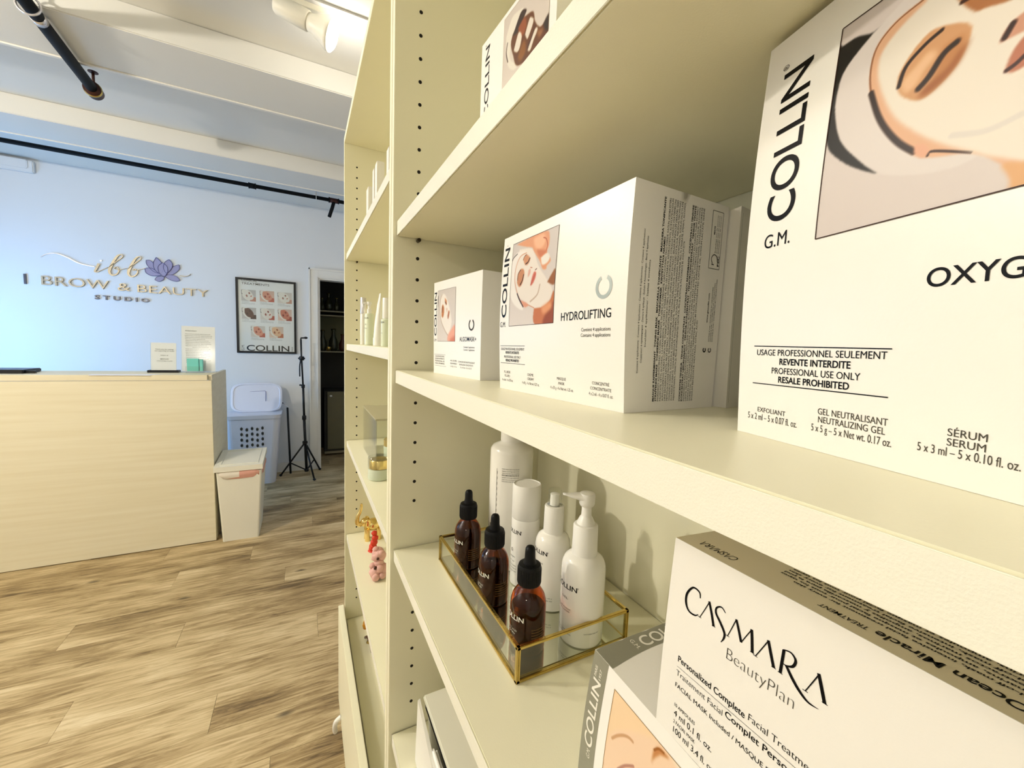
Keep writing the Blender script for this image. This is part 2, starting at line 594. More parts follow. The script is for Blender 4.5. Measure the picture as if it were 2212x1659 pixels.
# flat print artwork of the cartons: p = filled shape, s = brush stroke; colours in sRGB, coordinates in mm on the carton face
ART = {
'HY':[["p",[222,150,108],[[23.7,138.3],[49.3,139.9],[71.3,139.3],[75.7,134.3],[76.0,126.9],[73.9,121.2],[79.3,115.4],[79.7,112.3],[75.4,109.9],[74.7,107.2],[69.3,108.3],[65.2,114.5],[58.8,121.3],[53.6,126.1],[50.8,129.8],[38.4,133.5]],1.2],["p",[236,175,135],[[52.0,137.4],[65.1,138.4],[70.1,133.7],[68.7,128.3],[62.5,126.4],[55.4,129.6]],2.5],["s",[185,85,50],[[67.3,134.7],[71.2,132.8],[73.9,127.4],[72.7,122.7]],0.7],["p",[205,115,75],[[58.1,126.5],[73.7,122.5],[68.9,119.6],[63.5,119.2]],1.5],["p",[228,222,212],[[65.8,118.2],[74.0,120.6],[78.3,117.4],[77.0,113.3],[71.0,111.5],[67.6,112.9]],1.0],["p",[226,216,206],[[29.8,132.4],[48.4,129.9],[55.0,124.5],[63.4,111.7],[76.7,98.6],[81.9,93.1],[85.0,87.4],[78.6,78.7],[68.2,75.6],[59.2,76.1],[44.5,83.2],[32.7,90.3],[26.0,103.4],[24.4,116.1],[28.3,125.1]],1.2],["p",[230,224,218],[[17.3,121.3],[21.7,127.6],[27.5,130.4],[41.6,128.2],[30.7,126.1],[24.9,117.4],[25.0,103.5],[29.8,92.6],[38.5,81.6],[42.6,76.3],[35.0,77.6],[24.1,84.1],[19.1,91.5],[17.2,104.4]],0.8],["s",[35,25,22],[[16.6,122.0],[20.3,126.5],[26.7,129.2]],0.6],["s",[205,150,120],[[42.3,127.1],[32.7,125.7],[26.9,118.5],[25.1,107.0],[29.9,94.7],[38.3,84.3],[50.8,79.7],[59.8,76.5]],0.7],["s",[50,28,25],[[31.2,91.8],[35.6,85.9],[42.4,79.0]],1.0],["p",[222,150,118],[[38.2,85.0],[48.3,81.6],[50.3,78.9],[43.7,78.6]],0.7],["p",[205,140,100],[[37.5,122.2],[41.9,125.8],[49.1,121.0],[46.3,116.2],[41.4,116.6]],0.7],["s",[55,28,15],[[37.6,121.5],[39.5,124.3],[42.6,125.5]],0.45],["s",[60,30,15],[[42.5,117.1],[46.0,118.2],[48.5,121.1]],0.9],["p",[196,130,90],[[29.9,101.5],[30.3,109.1],[34.4,113.6],[39.4,112.9],[41.3,108.3],[39.1,100.5],[34.4,97.6]],0.8],["s",[50,25,12],[[30.5,104.2],[30.7,109.7],[34.4,113.1]],0.6],["s",[70,35,20],[[35.5,99.5],[38.8,103.2],[40.1,107.8]],1.0],["p",[215,165,150],[[47.4,104.3],[47.9,110.4],[51.0,111.2],[51.0,107.0]],0.6],["s",[190,120,90],[[50.8,112.7],[53.3,112.0]],0.6],["s",[120,80,70],[[58.7,109.2],[60.6,109.9]],0.7],["p",[205,100,80],[[52.3,96.4],[54.3,103.3],[57.2,107.8],[60.3,106.4],[59.1,101.4],[55.0,97.0]],0.6],["s",[150,50,40],[[52.7,97.0],[56.2,101.8],[59.1,105.9]],0.3],["p",[196,110,60],[[59.8,76.1],[72.5,76.4],[82.5,80.9],[87.4,87.7],[89.8,62.3],[61.8,62.2]],1.0],["p",[150,70,32],[[79.1,72.5],[88.2,79.3],[89.8,62.6],[73.4,62.5]],3],["p",[225,150,100],[[70.4,75.9],[82.6,79.7],[85.0,74.6],[74.0,70.3]],3],["p",[150,88,45],[[77.5,96.2],[82.5,101.6],[87.5,105.4],[87.4,93.2]],1.2],["s",[190,168,150],[[67.0,95.4],[63.9,87.5],[53.6,82.4]],1.1]],
'AL':[["p",[232,224,214],[[20.9,104.3],[26.6,111.2],[36.1,110.4],[48.4,94.2],[55.9,77.7],[56.3,69.6],[48.0,56.6],[38.6,59.7],[24.7,74.7],[19.1,89.7]],1.5],["s",[190,170,152],[[26.2,111.2],[21.4,104.3],[20.4,89.6],[25.2,74.6],[36.6,61.8],[46.2,54.5]],1.2],["p",[60,55,40],[[11.5,110.3],[15.0,110.0],[14.1,96.3],[12.6,96.4]],1.0],["p",[190,115,55],[[25.6,82.0],[26.2,94.5],[29.7,97.4],[33.5,92.0],[32.7,83.8],[29.3,79.5]],1.0],["s",[90,45,15],[[27.3,87.1],[28.1,94.4]],1.0],["p",[200,130,80],[[34.9,106.4],[41.2,101.8],[40.5,96.7],[36.2,98.9]],1.0],["s",[100,55,25],[[36.6,100.6],[40.3,97.3]],1.2],["p",[215,185,165],[[38.9,92.2],[44.0,91.4],[41.9,86.4]],1.0],["p",[196,120,75],[[44.0,81.2],[46.9,88.2],[50.2,86.0],[47.0,76.8]],1.0],["s",[120,60,35],[[45.1,78.1],[48.8,86.1]],0.8],["p",[232,160,130],[[45.8,54.5],[56.7,63.1],[66.5,67.9],[67.6,46.5],[46.2,46.3]],2.5],["p",[215,120,85],[[52.9,49.4],[67.2,53.4],[67.6,46.5],[53.0,46.3]],4]],
'TB':[["p",[224,216,200],[[55.7,123.9],[66.3,135.6],[82.6,133.1],[86.8,129.1],[70.3,117.9],[64.6,99.7],[79.4,84.9],[72.7,83.9],[62.2,92.9],[56.8,107.5]],1.0],["s",[60,35,20],[[58.8,116.6],[57.2,107.9],[60.7,97.8]],1.0],["p",[100,50,12],[[68.9,118.7],[80.7,123.3],[91.1,121.3],[104.9,116.9],[109.2,105.6],[119.1,95.3],[131.4,97.7],[132.8,79.5],[111.1,80.1],[92.8,80.3],[78.1,85.3],[71.8,97.1],[65.9,111.1]],1.0],["p",[45,18,8],[[68.9,117.4],[81.6,129.2],[88.0,129.6],[93.3,125.9],[91.0,123.3],[78.6,115.5]],1.0],["p",[150,72,28],[[78.4,118.3],[89.9,121.5],[94.3,111.7],[87.1,106.6]],2.5],["p",[140,80,15],[[80.3,91.0],[87.6,99.9],[92.7,99.4],[94.7,89.4],[86.1,84.6]],3],["p",[60,25,8],[[98.2,92.5],[105.1,97.1],[109.2,105.6],[105.5,92.0],[98.6,87.2]],2],["p",[222,212,196],[[72.1,102.2],[78.8,112.8],[82.7,113.0],[86.4,107.0],[83.8,98.9],[79.9,96.6],[75.1,99.1]],0.6],["p",[222,212,196],[[92.3,104.7],[99.1,114.4],[102.8,113.4],[106.5,108.0],[98.4,98.6],[95.2,99.9]],0.6],["p",[222,212,196],[[97.9,87.6],[103.0,93.4],[109.7,99.3],[113.2,98.3],[113.5,95.2],[108.5,91.4],[102.4,85.0]],0.6],["p",[150,95,50],[[112.3,95.9],[122.7,91.4],[117.4,87.4]],3],["p",[35,18,8],[[122.4,95.1],[131.3,98.9],[132.2,86.8],[127.4,87.4]],1.5]],
'LF':[["p",[232,232,222],[[66.5,92.7],[91.5,94.5],[79.2,81.9],[71.5,93.5]],2],["p",[240,206,172],[[25.5,54.3],[29.7,66.6],[38.3,76.7],[55.6,88.8],[69.8,96.5],[79.4,94.7],[81.8,84.5],[25.2,25.4]],2.0],["s",[205,155,110],[[31.3,64.7],[35.6,70.3],[40.9,75.2],[45.5,77.8],[49.0,78.2]],1.3],["p",[200,130,70],[[65.3,79.6],[65.3,86.9],[68.3,92.2],[72.7,93.4],[76.6,92.7],[70.7,89.5],[66.9,83.9]],1.5],["s",[160,95,40],[[65.8,88.2],[68.5,91.4],[72.5,92.6]],1.0],["s",[185,130,110],[[40.1,51.1],[45.8,59.0],[52.6,65.3]],1.2]],
'OX':[["p",[28,24,20],[[39.4,172.4],[44.9,172.3],[51.6,169.6],[58.4,170.8],[42.8,162.1],[40.2,151.8],[41.1,142.5],[44.6,132.0],[51.2,122.9],[60.9,112.6],[51.8,118.2],[44.2,125.0],[38.9,132.7],[37.9,144.8],[37.2,172.0]],0.8],["p",[218,208,202],[[51.5,169.2],[58.2,172.6],[64.2,175.0],[67.3,169.5],[58.9,167.7],[53.6,162.3],[52.9,151.7],[55.1,141.8],[59.7,131.3],[66.0,122.1],[72.6,113.8],[77.8,111.0],[88.1,107.9],[89.8,106.5],[84.6,105.2],[73.9,106.9],[60.9,112.5],[51.2,122.9],[44.6,132.0],[41.1,142.5],[40.2,151.8],[42.8,162.1]],0.6],["p",[222,170,132],[[72.4,170.6],[67.3,169.5],[58.9,167.7],[53.6,162.3],[52.9,151.7],[55.1,141.8],[59.7,131.3],[66.5,121.3],[72.6,113.8],[77.8,111.0],[88.1,107.9],[95.9,101.1],[101.1,91.2],[111.9,87.5],[110.5,101.6],[87.7,112.1],[69.3,167.9]],0.6],["s",[150,95,60],[[67.8,169.1],[59.4,167.3],[53.9,162.1],[53.0,152.8],[55.3,142.2],[59.5,132.5]],0.5],["s",[42,22,14],[[54.4,145.1],[58.2,134.9],[62.3,127.2],[67.1,120.5],[72.2,115.3]],1.4],["s",[60,32,20],[[76.4,112.2],[78.0,113.0],[88.1,108.2]],0.6],["p",[228,218,202],[[69.3,167.9],[61.8,164.5],[56.4,159.3],[55.7,152.9],[58.0,144.1],[63.7,132.0],[71.1,122.9],[79.5,114.9],[88.1,108.4],[95.6,103.3],[113.7,95.1],[120.0,122.2],[112.0,153.6],[75.5,177.9]],0.9],["p",[205,148,98],[[83.4,149.1],[83.3,145.4],[80.7,138.4],[74.7,133.5],[70.2,133.7],[64.8,138.9],[63.4,145.4],[66.5,151.6],[71.4,155.6],[76.7,154.4],[81.4,151.6]],0.8],["p",[228,180,135],[[70.0,139.4],[66.9,138.0],[64.9,142.4],[69.1,146.2],[72.3,148.8],[74.8,146.2],[71.8,143.0]],2],["p",[190,125,70],[[76.3,147.7],[81.9,147.8],[80.5,140.0],[74.8,136.6]],2],["p",[160,92,44],[[83.7,145.6],[81.1,138.7],[75.5,134.1],[71.1,134.0],[72.6,136.8],[78.2,139.5],[80.9,143.2]],1.6],["s",[38,18,8],[[75.1,153.8],[70.6,152.0],[65.6,147.9],[64.1,141.8]],1.0],["s",[40,20,8],[[79.9,146.7],[76.7,145.0],[73.5,139.9],[70.8,137.4]],1.5],["p",[226,165,132],[[72.2,117.7],[75.0,116.7],[76.7,113.6],[75.1,112.1],[72.3,114.7]],0.5],["p",[170,105,55],[[79.2,159.4],[83.4,153.6],[86.4,152.5],[92.1,150.4],[93.2,152.2],[77.1,165.8]],0.8],["s",[60,30,15],[[79.6,159.3],[81.9,159.2]],1.0],["p",[205,145,115],[[91.1,138.6],[91.6,141.5],[94.2,144.1],[97.0,144.1],[97.6,139.0],[93.6,138.8]],0.7],["s",[50,22,16],[[92.0,139.7],[93.4,142.9]],1.2],["p",[185,110,80],[[93.2,129.2],[94.4,134.3],[96.9,137.4],[99.8,136.3],[100.0,129.4],[95.5,127.9]],0.7],["s",[60,24,18],[[93.7,129.3],[95.9,130.3],[98.7,132.8]],0.9],["p",[222,165,108],[[97.9,90.7],[98.0,96.3],[95.9,101.1],[100.2,100.3],[116.3,93.6],[117.6,79.4]],0.9],["s",[216,207,196],[[82.6,115.9],[91.1,113.3],[98.7,114.4]],1.3]],
}

# ================================================================ STRUCTURE
WY = 4.77          # far wall
CZ = 2.74          # ceiling
XL = -2.75         # left wall
XR = 1.25
YB = -2.2

fl = struct(box('floor', XL, XR, YB, 5.75, -0.06, -0.004, mat('floor_joint', (70, 56, 40), 0.8)))
PW, PL = 0.182, 1.22
plank_cache = {}
def plank(x0, x1, y0, y1):
    L_, W_ = round(x1 - x0, 3), round(y1 - y0, 3)
    key = (L_, W_)
    if key not in plank_cache:
        bm = bmesh.new()
        bx(bm, -L_ / 2, L_ / 2, -W_ / 2, W_ / 2, -0.004, 0.0, bev=0.0)
        me = bpy.data.meshes.new('plank')
        bm.to_mesh(me); bm.free()
        me.materials.append(M_['plank'])
        plank_cache[key] = me
    o = bpy.data.objects.new('plank', plank_cache[key])
    COL.objects.link(o)
    o.location = ((x0 + x1) / 2, (y0 + y1) / 2, 0)
    o.parent = fl
y = YB + 0.0
r = 0
offs = [0.0, 0.47, 0.86, 0.21, 0.66, 1.02, 0.35]
while y < 5.7:
    x = XL - offs[r % 7]
    while x < XR:
        a, b = max(x, XL), min(x + PL, XR)
        if b - a > 0.05:
            plank(a + 0.0007, b - 0.0007, y + 0.0007, min(y + PW, 5.74) - 0.0007)
        x += PL
    y += PW
    r += 1

ce = struct(box('ceiling', XL, XR, YB, WY, CZ, CZ + 0.1, 'ceil'))
k = 1
for (a, b) in ((2.35, 2.71), (3.55, 3.88), (1.40, 1.776), (0.10, 0.45), (-1.1, -0.75)):
    struct(box('trim_%d' % k, XL, XR, a, b, CZ - 0.112, CZ + 0.001, 'ceil', bev=0.004))
    k += 1
    struct(box('trim_%d' % k, XL, XR, b, b + 0.016, CZ - 0.118, CZ + 0.0005, 'wtrim'))
    k += 1

# far wall with the doorway
DX0, DX1, DZ = 0.148, 0.95, 2.03
struct(boxes('wall_far', [(XL, DX0, WY, WY + 0.12, 0, CZ), (DX1, XR, WY, WY + 0.12, 0, CZ), (DX0, DX1, WY, WY + 0.12, DZ, CZ)], 'wall'))
d1 = struct(boxes('door_1', [
    (DX0 - 0.095, DX0, WY - 0.022, WY + 0.001, 0, DZ + 0.095), (DX1, DX1 + 0.095, WY - 0.022, WY + 0.001, 0, DZ + 0.095),
    (DX0, DX1, WY - 0.022, WY + 0.001, DZ, DZ + 0.095),
    (DX0 - 0.002, DX0 + 0.012, WY - 0.01, WY + 0.12, 0, DZ), (DX1 - 0.012, DX1 + 0.002, WY - 0.01, WY + 0.12, 0, DZ), (DX0, DX1, WY - 0.01, WY + 0.12, DZ - 0.012, DZ + 0.002)], 'wtrim', bev=0.003))
boxes('casing_bead', [(DX0 - 0.095, DX0 - 0.078, WY - 0.034, WY - 0.02, 0, DZ + 0.095), (DX0 - 0.022, DX0 - 0.008, WY - 0.030, WY - 0.02, 0, DZ + 0.01),
                      (DX0 - 0.095, DX1 + 0.095, WY - 0.034, WY - 0.02, DZ + 0.078, DZ + 0.095), (DX0 - 0.022, DX1 + 0.02, WY - 0.030, WY - 0.02, DZ + 0.008, DZ + 0.022)], 'wtrim', d1, bev=0.003)
struct(boxes('baseboard_far', [(XL, DX0 - 0.096, WY - 0.015, WY, 0, 0.10)], 'wtrim', bev=0.003))
# closet behind the doorway
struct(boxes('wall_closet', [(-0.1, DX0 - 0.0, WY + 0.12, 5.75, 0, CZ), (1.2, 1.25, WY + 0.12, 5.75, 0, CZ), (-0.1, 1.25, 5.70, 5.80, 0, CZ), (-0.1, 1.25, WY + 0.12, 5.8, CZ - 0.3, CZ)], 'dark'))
# left wall with a window
wy0, wy1, wz0, wz1 = 3.45, 4.35, 0.55, 1.75
struct(boxes('wall_left', [(XL - 0.12, XL, YB, wy0, 0, CZ), (XL - 0.12, XL, wy1, WY, 0, CZ), (XL - 0.12, XL, wy0, wy1, 0, wz0), (XL - 0.12, XL, wy0, wy1, wz1, CZ)], 'wall'))
w1 = struct(boxes('window_1', [(XL - 0.09, XL - 0.03, wy0, wy0 + 0.05, wz0, wz1), (XL - 0.09, XL - 0.03, wy1 - 0.05, wy1, wz0, wz1), (XL - 0.09, XL - 0.03, wy0, wy1, wz0, wz0 + 0.05), (XL - 0.09, XL - 0.03, wy0, wy1, wz1 - 0.05, wz1)], 'wtrim'))
box('pane', XL - 0.065, XL - 0.06, wy0 + 0.05, wy1 - 0.05, wz0 + 0.05, wz1 - 0.05, 'glass', w1)
struct(box('wall_back', XL, XR, YB - 0.12, YB, 0, CZ, 'wall'))
struct(box('wall_right', XR, XR + 0.12, YB, WY, 0, CZ, 'wall'))
struct(box('wall_behind_shelves', 0.405, 0.50, YB, 1.475, 0, CZ, 'wall'))

# ================================================================ BOOKCASES
UX0, UX1 = 0.1207, 0.398      # panel front, back
SX0 = 0.1265                  # shelf fronts
HOLEX = 0.1577
T = 0.0165
disc = bmesh.new()
bmesh.ops.create_cone(disc, cap_ends=True, segments=12, radius1=0.0026, radius2=0.0026, depth=0.0004)  # flat dark disc on the panel, coloured as the shade in a hole
for v in disc.verts:
    v.co = Vector((v.co.x, v.co.z, v.co.y))
hole_me = bpy.data.meshes.new('peg_hole')
disc.to_mesh(hole_me); disc.free()
hole_me.materials.append(M_['hole'])

def bookcase(label, ya, yb, shelves, ztop, holes):
    t = thing('bookcase', label, 'bookcase', (UX0, (ya + yb) / 2, 0))
    # ya < yb : outer ends
    L0 = (UX0, (ya + yb) / 2, 0)
    for (a, b) in ((ya, ya + T), (yb - T, yb)):
        p = box('side_panel', UX0, UX1, a, b, 0, ztop, 'laminate', t, bev=0.0008)
        if a > ya:
            for z in holes:
                h = bpy.data.objects.new('peg_hole', hole_me)
                COL.objects.link(h)
                h['_local'] = 1
                h.location = Vector((HOLEX, a - 0.00015, z)) - Vector(L0)
                h.parent = p
    box('back_panel', UX1 - 0.008, UX1 - 0.001, ya + T, yb - T, 0.05, ztop - 0.001, 'laminate', t)
    box('top_panel', UX0, UX1 - 0.001, ya + T, yb - T, ztop - 0.02, ztop, 'laminate', t, bev=0.0008)
    box('plinth', UX0 + 0.01, UX0 + 0.028, ya + T, yb - T, 0, 0.06, 'laminate', t)
    for i, (z0, z1) in enumerate(shelves):
        s = box('shelf', SX0, UX1 - 0.009, ya + T + 0.0015, yb - T - 0.0015, z0, z1, 'laminate', t, bev=0.0012)
        box('edge_band', SX0 - 0.0006, SX0 + 0.0004, ya + T + 0.0018, yb - T - 0.0018, z0 + 0.0006, z1 - 0.0006, 'edge', s, bev=0.0003)
        bm = bmesh.new()
        bmesh.ops.create_cone(bm, cap_ends=True, segments=12, radius1=0.0028, radius2=0.0028, depth=0.009)
        for v in bm.verts:
            v.co = Vector((HOLEX + v.co.x, yb - T - 0.0046 + v.co.z, z0 - 0.0029 + v.co.y))
        bmobj('shelf_pin', bm, 'pin', t)
    return t

hz = [1.8425 + 0.025 - 0.032 * k_ for k_ in range(-5, 46)]
hA = [z for z in hz if not any(a - 0.006 < z < b + 0.004 for a, b in ((1.5446, 1.5662), (1.3236, 1.3436), (1.036, 1.055), (0.713, 0.733)))]
hA = [z for z in hA if 0.76 < z < 1.99 and not (1.056 < z < 1.105)]
ucA = bookcase('near white bookcase holding the large skincare cartons and brass tray', -0.147, 0.6535, [(1.5446, 1.5662), (1.3236, 1.3436), (1.036, 1.055), (0.713, 0.733), (0.40, 0.42)], 2.025, hA)
shB = [(1.6454, 1.6654), (1.3563, 1.3765), (1.034, 1.054), (0.707, 0.727), (0.3985, 0.4185)]
hB = [1.592 + 0.025 - 0.0322 * k_ for k_ in range(-11, 36)]
hB = [z for z in hB if not any(a - 0.006 < z < b + 0.004 for a, b in shB) and 0.45 < z < 1.95]
ucB = bookcase('far white bookcase with small bottles, gold elephant and a drawer front', 0.6555, 1.4545, shB, 2.025, hB)
dr = box('drawer_front', 0.1000, 0.1172, 0.659, 1.4505, 0.118, 0.468, 'laminate', ucB, bev=0.0012)
v, f = tube_geo([(0.1, 1.30, 0.115), (0.083, 1.305, 0.112), (0.0765, 1.33, 0.104), (0.075, 1.36, 0.092), (0.0785, 1.39, 0.08), (0.085, 1.41, 0.072), (0.1, 1.415, 0.07)], 0.007, 10)
v, f = tube_geo(spline([(0.101, 1.345, 0.142), (0.085, 1.345, 0.130), (0.081, 1.35, 0.105), (0.0835, 1.355, 0.085)], 6), 0.0075, 10)
pymesh('handle', v, f, 'wplast', dr, True)
adopt(ucA); adopt(ucB)

# ================================================================ CARTONS
class Carton:
    def __init__(s, name, label, cat, bot, top, B=0.0, lean=0.0, group=None, mats=None, body='card', nseg=14):
        """bot/top: FL, FR, BR, BL corner points (front = shown face, seen from -X)"""
        s.bot = [Vector(p) for p in bot]
        s.top = [Vector(p) for p in top]
        s.B = B
        e = s.bot[1] - s.bot[0]
        s.n = e.cross(Vector((0, 0, 1))).normalized()
        if s.n.x > 0:
            s.n = -s.n
        s.w = e.length
        s.h = (s.top[0] - s.bot[0]).length
        s.root = thing(name, label, cat, s.bot[0], group)
        v, f = [], []
        def grid(fn, nu, nv):
            b = len(v)
            for j in range(nv + 1):
                for i in range(nu + 1):
                    v.append(fn(i / nu, j / nv))
            for j in range(nv):
                for i in range(nu):
                    a = b + j * (nu + 1) + i
                    f.append((a, a + 1, a + nu + 2, a + nu + 1))
        n = nseg
        grid(s.front, n, n); grid(s.side, n, n); grid(s.left, n, n); grid(s.back, n, n); grid(s.topf, n, 4)
        grid(lambda a, b: s.bot[0].lerp(s.bot[1], a).lerp(s.bot[3].lerp(s.bot[2], a), b), 1, 1)
        o = pymesh('carton_body', v, f, body, s.root)
        bm = bmesh.new(); bm.from_mesh(o.data)
        bmesh.ops.remove_doubles(bm, verts=bm.verts, dist=1e-5)
        bmesh.ops.recalc_face_normals(bm, faces=bm.faces)
        for q in bm.faces:
            q.smooth = True
        for ed in bm.edges:
            if len(ed.link_faces) == 2 and ed.calc_face_angle(0) > 0.6:
                ed.smooth = False
        bm.to_mesh(o.data); bm.free()
        s.body = o
    def front(s, a, b):
        p = s.bot[0].lerp(s.bot[1], a).lerp(s.top[0].lerp(s.top[1], a), b)
        return p + s.n * s.B * math.sin(PI * b) * (0.85 + 0.15 * math.sin(PI * a))
    def side(s, a, b):
        return s.front(1, b).lerp(s.bot[2].lerp(s.top[2], b), a)
    def left(s, a, b):
        return s.bot[3].lerp(s.top[3], b).lerp(s.front(0, b), a)
    def back(s, a, b):
        return s.bot[2].lerp(s.top[2], b).lerp(s.bot[3].lerp(s.top[3], b), a)
    def topf(s, a, b):
        return s.top[0].lerp(s.top[1], a).lerp(s.top[3].lerp(s.top[2], a), b)
    def face(s, which):
        g = getattr(s, which)
        w = (g(1, 0) - g(0, 0)).length
        h = (g(0.5, 1) - g(0.5, 0)).length
        def fn(u, v, lift):
            a, b = u / w, v / h
            e = 1e-3
            p = g(a, b)
            n = (g(a + e, b) - g(a - e, b)).cross(g(a, b + e) - g(a, b - e)).normalized()
            return p + n * lift
        return fn
    def done(s):
        adopt(s.root)
        return s.root

ING = ['MASQUE RAFFERMISSANT   TONING MASK   MASCARILLA TONIFICANTE   MASCHERA TONIFICANTE', 'STRAFFENDE MASKE   TONISEREND MASKER   TONINGSMASK   KIINTEYTTAVA NAAMIO',
 'INGREDIENTS: AQUA/WATER/EAU, GLYCERIN, BENTONITE, DICAPRYLYL CARBONATE, CAPRYLIC/CAPRIC TRIGLYCERIDE, KAOLIN, JOJOBA ESTERS', 'PALMITATE, CETYL ALCOHOL, 1,2-HEXANEDIOL, GLYCERYL STEARATE, PEG-100 STEARATE, HYDROXYETHYL ACRYLATE/SODIUM',
 'ACRYLOYLDIMETHYL TAURATE COPOLYMER, TITANIUM DIOXIDE (CI 77891), HYDROXYACETOPHENONE, CITRULLUS LANATUS (WATERMELON)', 'LENS ESCULENTA (LENTIL) FRUIT EXTRACT, ALLANTOIN, PYRUS MALUS (APPLE) FRUIT EXTRACT, SESAMUM INDICUM (SESAME) SEED',
 'METHYLGLUCOSIDE PHOSPHATE, TETRAHYDROPIPERINE, COPPER LYSINATE/PROLINATE, HYDROLYZED SOY FLOUR, PSEUDOALTEROMONAS', 'CHONDRUS CRISPUS, SODIUM PCA, SODIUM HYALURONATE, TRIPEPTIDE-2, GLUCOMANNAN, PHENOXYETHANOL, SODIUM SALICYLATE',
 'POTASSIUM SORBATE, SODIUM BENZOATE, TOCOPHEROL, SQUALANE, DIMETHYL STEARAMINE, PEG-75 STEARATE, STEARYL ALCOHOL', 'PHENOXYETHANOL, STEARETH-20, PEG-40 HYDROGENATED CASTOR OIL, PPG-26-BUTETH-26, POLYSORBATE 80, SODIUM EDTA']
ING2 = ['CONCENTRE TENSEUR   TENSOR CONCENTRATE   CONCENTRADO REAFIRMANTE   CONCENTRATO TENSORE', 'KONCENTRAT UJEDRNIAJACY   TENSOR-KONZENTRAT   TENSORCONCENTRAAT   TENSOR TIIVISTE',
 'INGREDIENTS: AQUA/WATER/EAU, PENTYLENE GLYCOL, BUTYLENE GLYCOL, HYDROLYZED MANIHOT ESCULENTA TUBER EXTRACT', 'LENTIL FRUIT EXTRACT, LENS ESCULENTA, PYRUS MALUS (APPLE) FRUIT EXTRACT, HYDROLYZED SOY FLOUR, ALCOHOL',
 'SODIUM RICE, ETHYLHEXYLGLYCERIN, SODIUM SALICYLATE, TRIPEPTIDE-2, PHENOXYETHANOL, POTASSIUM SORBATE', 'SORBITOL, TRIFLUOROACETYL TRIPEPTIDE, PEG-40 HYDROGENATED CASTOR OIL, SODIUM LACTATE, SERINE', 'SODIUM BENZOATE, DEXTRAN, CITRIC ACID']

# --- medium carton in the middle of the middle shelf
Z2 = 1.3437
def V3(x, y, z):
    return Vector((x, y, z))
c = Carton('skincare_carton', 'white HYDROLIFTING facial mask carton standing on the middle shelf, ingredient panel towards viewer', 'box',
    [V3(.1769, .3686, Z2), V3(.1906, .2044, Z2), V3(.2879, .2108, Z2), V3(.274, .376, Z2)],
    [V3(.1769, .3686, 1.4902), V3(.1890, .2044, 1.4956), V3(.2879, .2095, 1.4965), V3(.274, .376, 1.492)], B=.0034)
F = c.face('front')
picture('printed_photo', F, 18.3, 62.2, 88, 139.8, 0.4, (214, 204, 198), ART['HY'], c.root)
i = Ink(F); i.frame(18.3, 62.2, 88, 139.8, 0.35, 0.0003); i.build('photo_border', 'ink_b', c.root)
i = Ink(F); i.text('COLLIN', 71, 138.6, 12.2, 8.6, 90, 0.012); i.text('G.M.', 1.6, 12.0, 61.8, 4.9, 0); i.text('®', 140.2, 141.6, 8, 1.4, 90)
i.build('brand_lettering', 'ink', c.root)
i = Ink(F); i.text('HYDROLIFTING', 98, 151.7, 63.2, 6.2, 0, 0.004); i.build('product_title', 'ink', c.root)
i = Ink(F); i.ring(143.6, 84.2, 8.0, 8.2, 2.6, 52); i.build('ring_mark', 'ink_s', c.root)
i = Ink(F); i.text('Contient 4 applications', 122.3, 151.8, 54.4, 2.5); i.text('Contains 4 applications', 121.8, 151.8, 50.4, 2.5); i.build('contents_text', 'ink_g', c.root)
i = Ink(F); i.rule(2.4, 43.2, 46.5, 43.2, 0.4); i.rule(2.7, 26.3, 46.6, 26.3, 0.4)
i.text('USAGE PROFESSIONNEL SEULEMENT', 3.5, 45.5, 39.0, 2.3); i.text('REVENTE INTERDITE', 12.5, 36.5, 35.6, 2.3, 0, 0.02)
i.text('PROFESSIONAL USE ONLY', 9.5, 39.5, 31.4, 2.3); i.text('RESALE PROHIBITED', 12.5, 36.5, 28.0, 2.3, 0, 0.02); i.build('usage_text', 'ink', c.root)
i = Ink(F)
for (cx, a, b, d, w3) in ((15, 'FLUIDE', 'FLUID', '4 x 6 ml - 4 x 0.20 oz.', 20), (55, 'CRÈME', 'CREAM', '4 x 8 g - 4 x Net wt. 0.27 oz.', 27), (99, 'MASQUE', 'MASK', '4 x 35 g - 4 x Net wt. 1.25 oz.', 29), (143, 'CONCENTRÉ', 'CONCENTRATE', '4 x 2 ml - 4 x 0.07 fl. oz.', 24)):
    i.text(a, cx - len(a) * .95, cx + len(a) * .95, 16.4, 2.2); i.text(b, cx - len(b) * .95, cx + len(b) * .95, 12.6, 2.2); i.text(d, cx - w3 / 2, cx + w3 / 2, 8.4, 2.4)
i.build('dose_text', 'ink_g', c.root)
S = c.face('side')
i = Ink(S)
for k_, (s_, a, b) in enumerate((('Contient 4 applications · Contains 4 applications · Contiene 4 aplicaciones · Contiene 4 applicazioni', 27, 122), ('Содержит 4 применения · Zawiera 4 aplikacje · Enthält 4 Anwendungen · Bevat 4 applicaties', 34, 118), ('Innehåller 4 applikationer · Sisältää 4 sovellusta', 45, 103))):
    i.text(s_, a, b, 12.3 + 3.4 * k_, 1.5, 90)
i.build('contents_text', 'ink_g', c.root)
i = Ink(S)
for k_, s_ in enumerate(ING):
    i.text(s_, 7, 146 if k_ not in (1, 9) else 120, 29 + 2.45 * k_, 1.55, 90, 0.03 if k_ < 2 else 0.0)
for k_, s_ in enumerate(ING2):
    i.text(s_, 6, 146 if k_ not in (6,) else 66, 57.5 + 2.4 * k_, 1.5, 90, 0.03 if k_ < 2 else 0.0)
i.text('www.gmcollin.com', 65, 87, 83.2, 1.5, 90, 0.02)
for k_ in range(3):
    i.text('DISTRIBUÉ PAR / DISTRIBUTED BY LABORATOIRES', 51, 92 + 3 * k_, 87 + 2 * k_, 1.1, 90)
i.build('ingredient_text', 'ink', c.root)
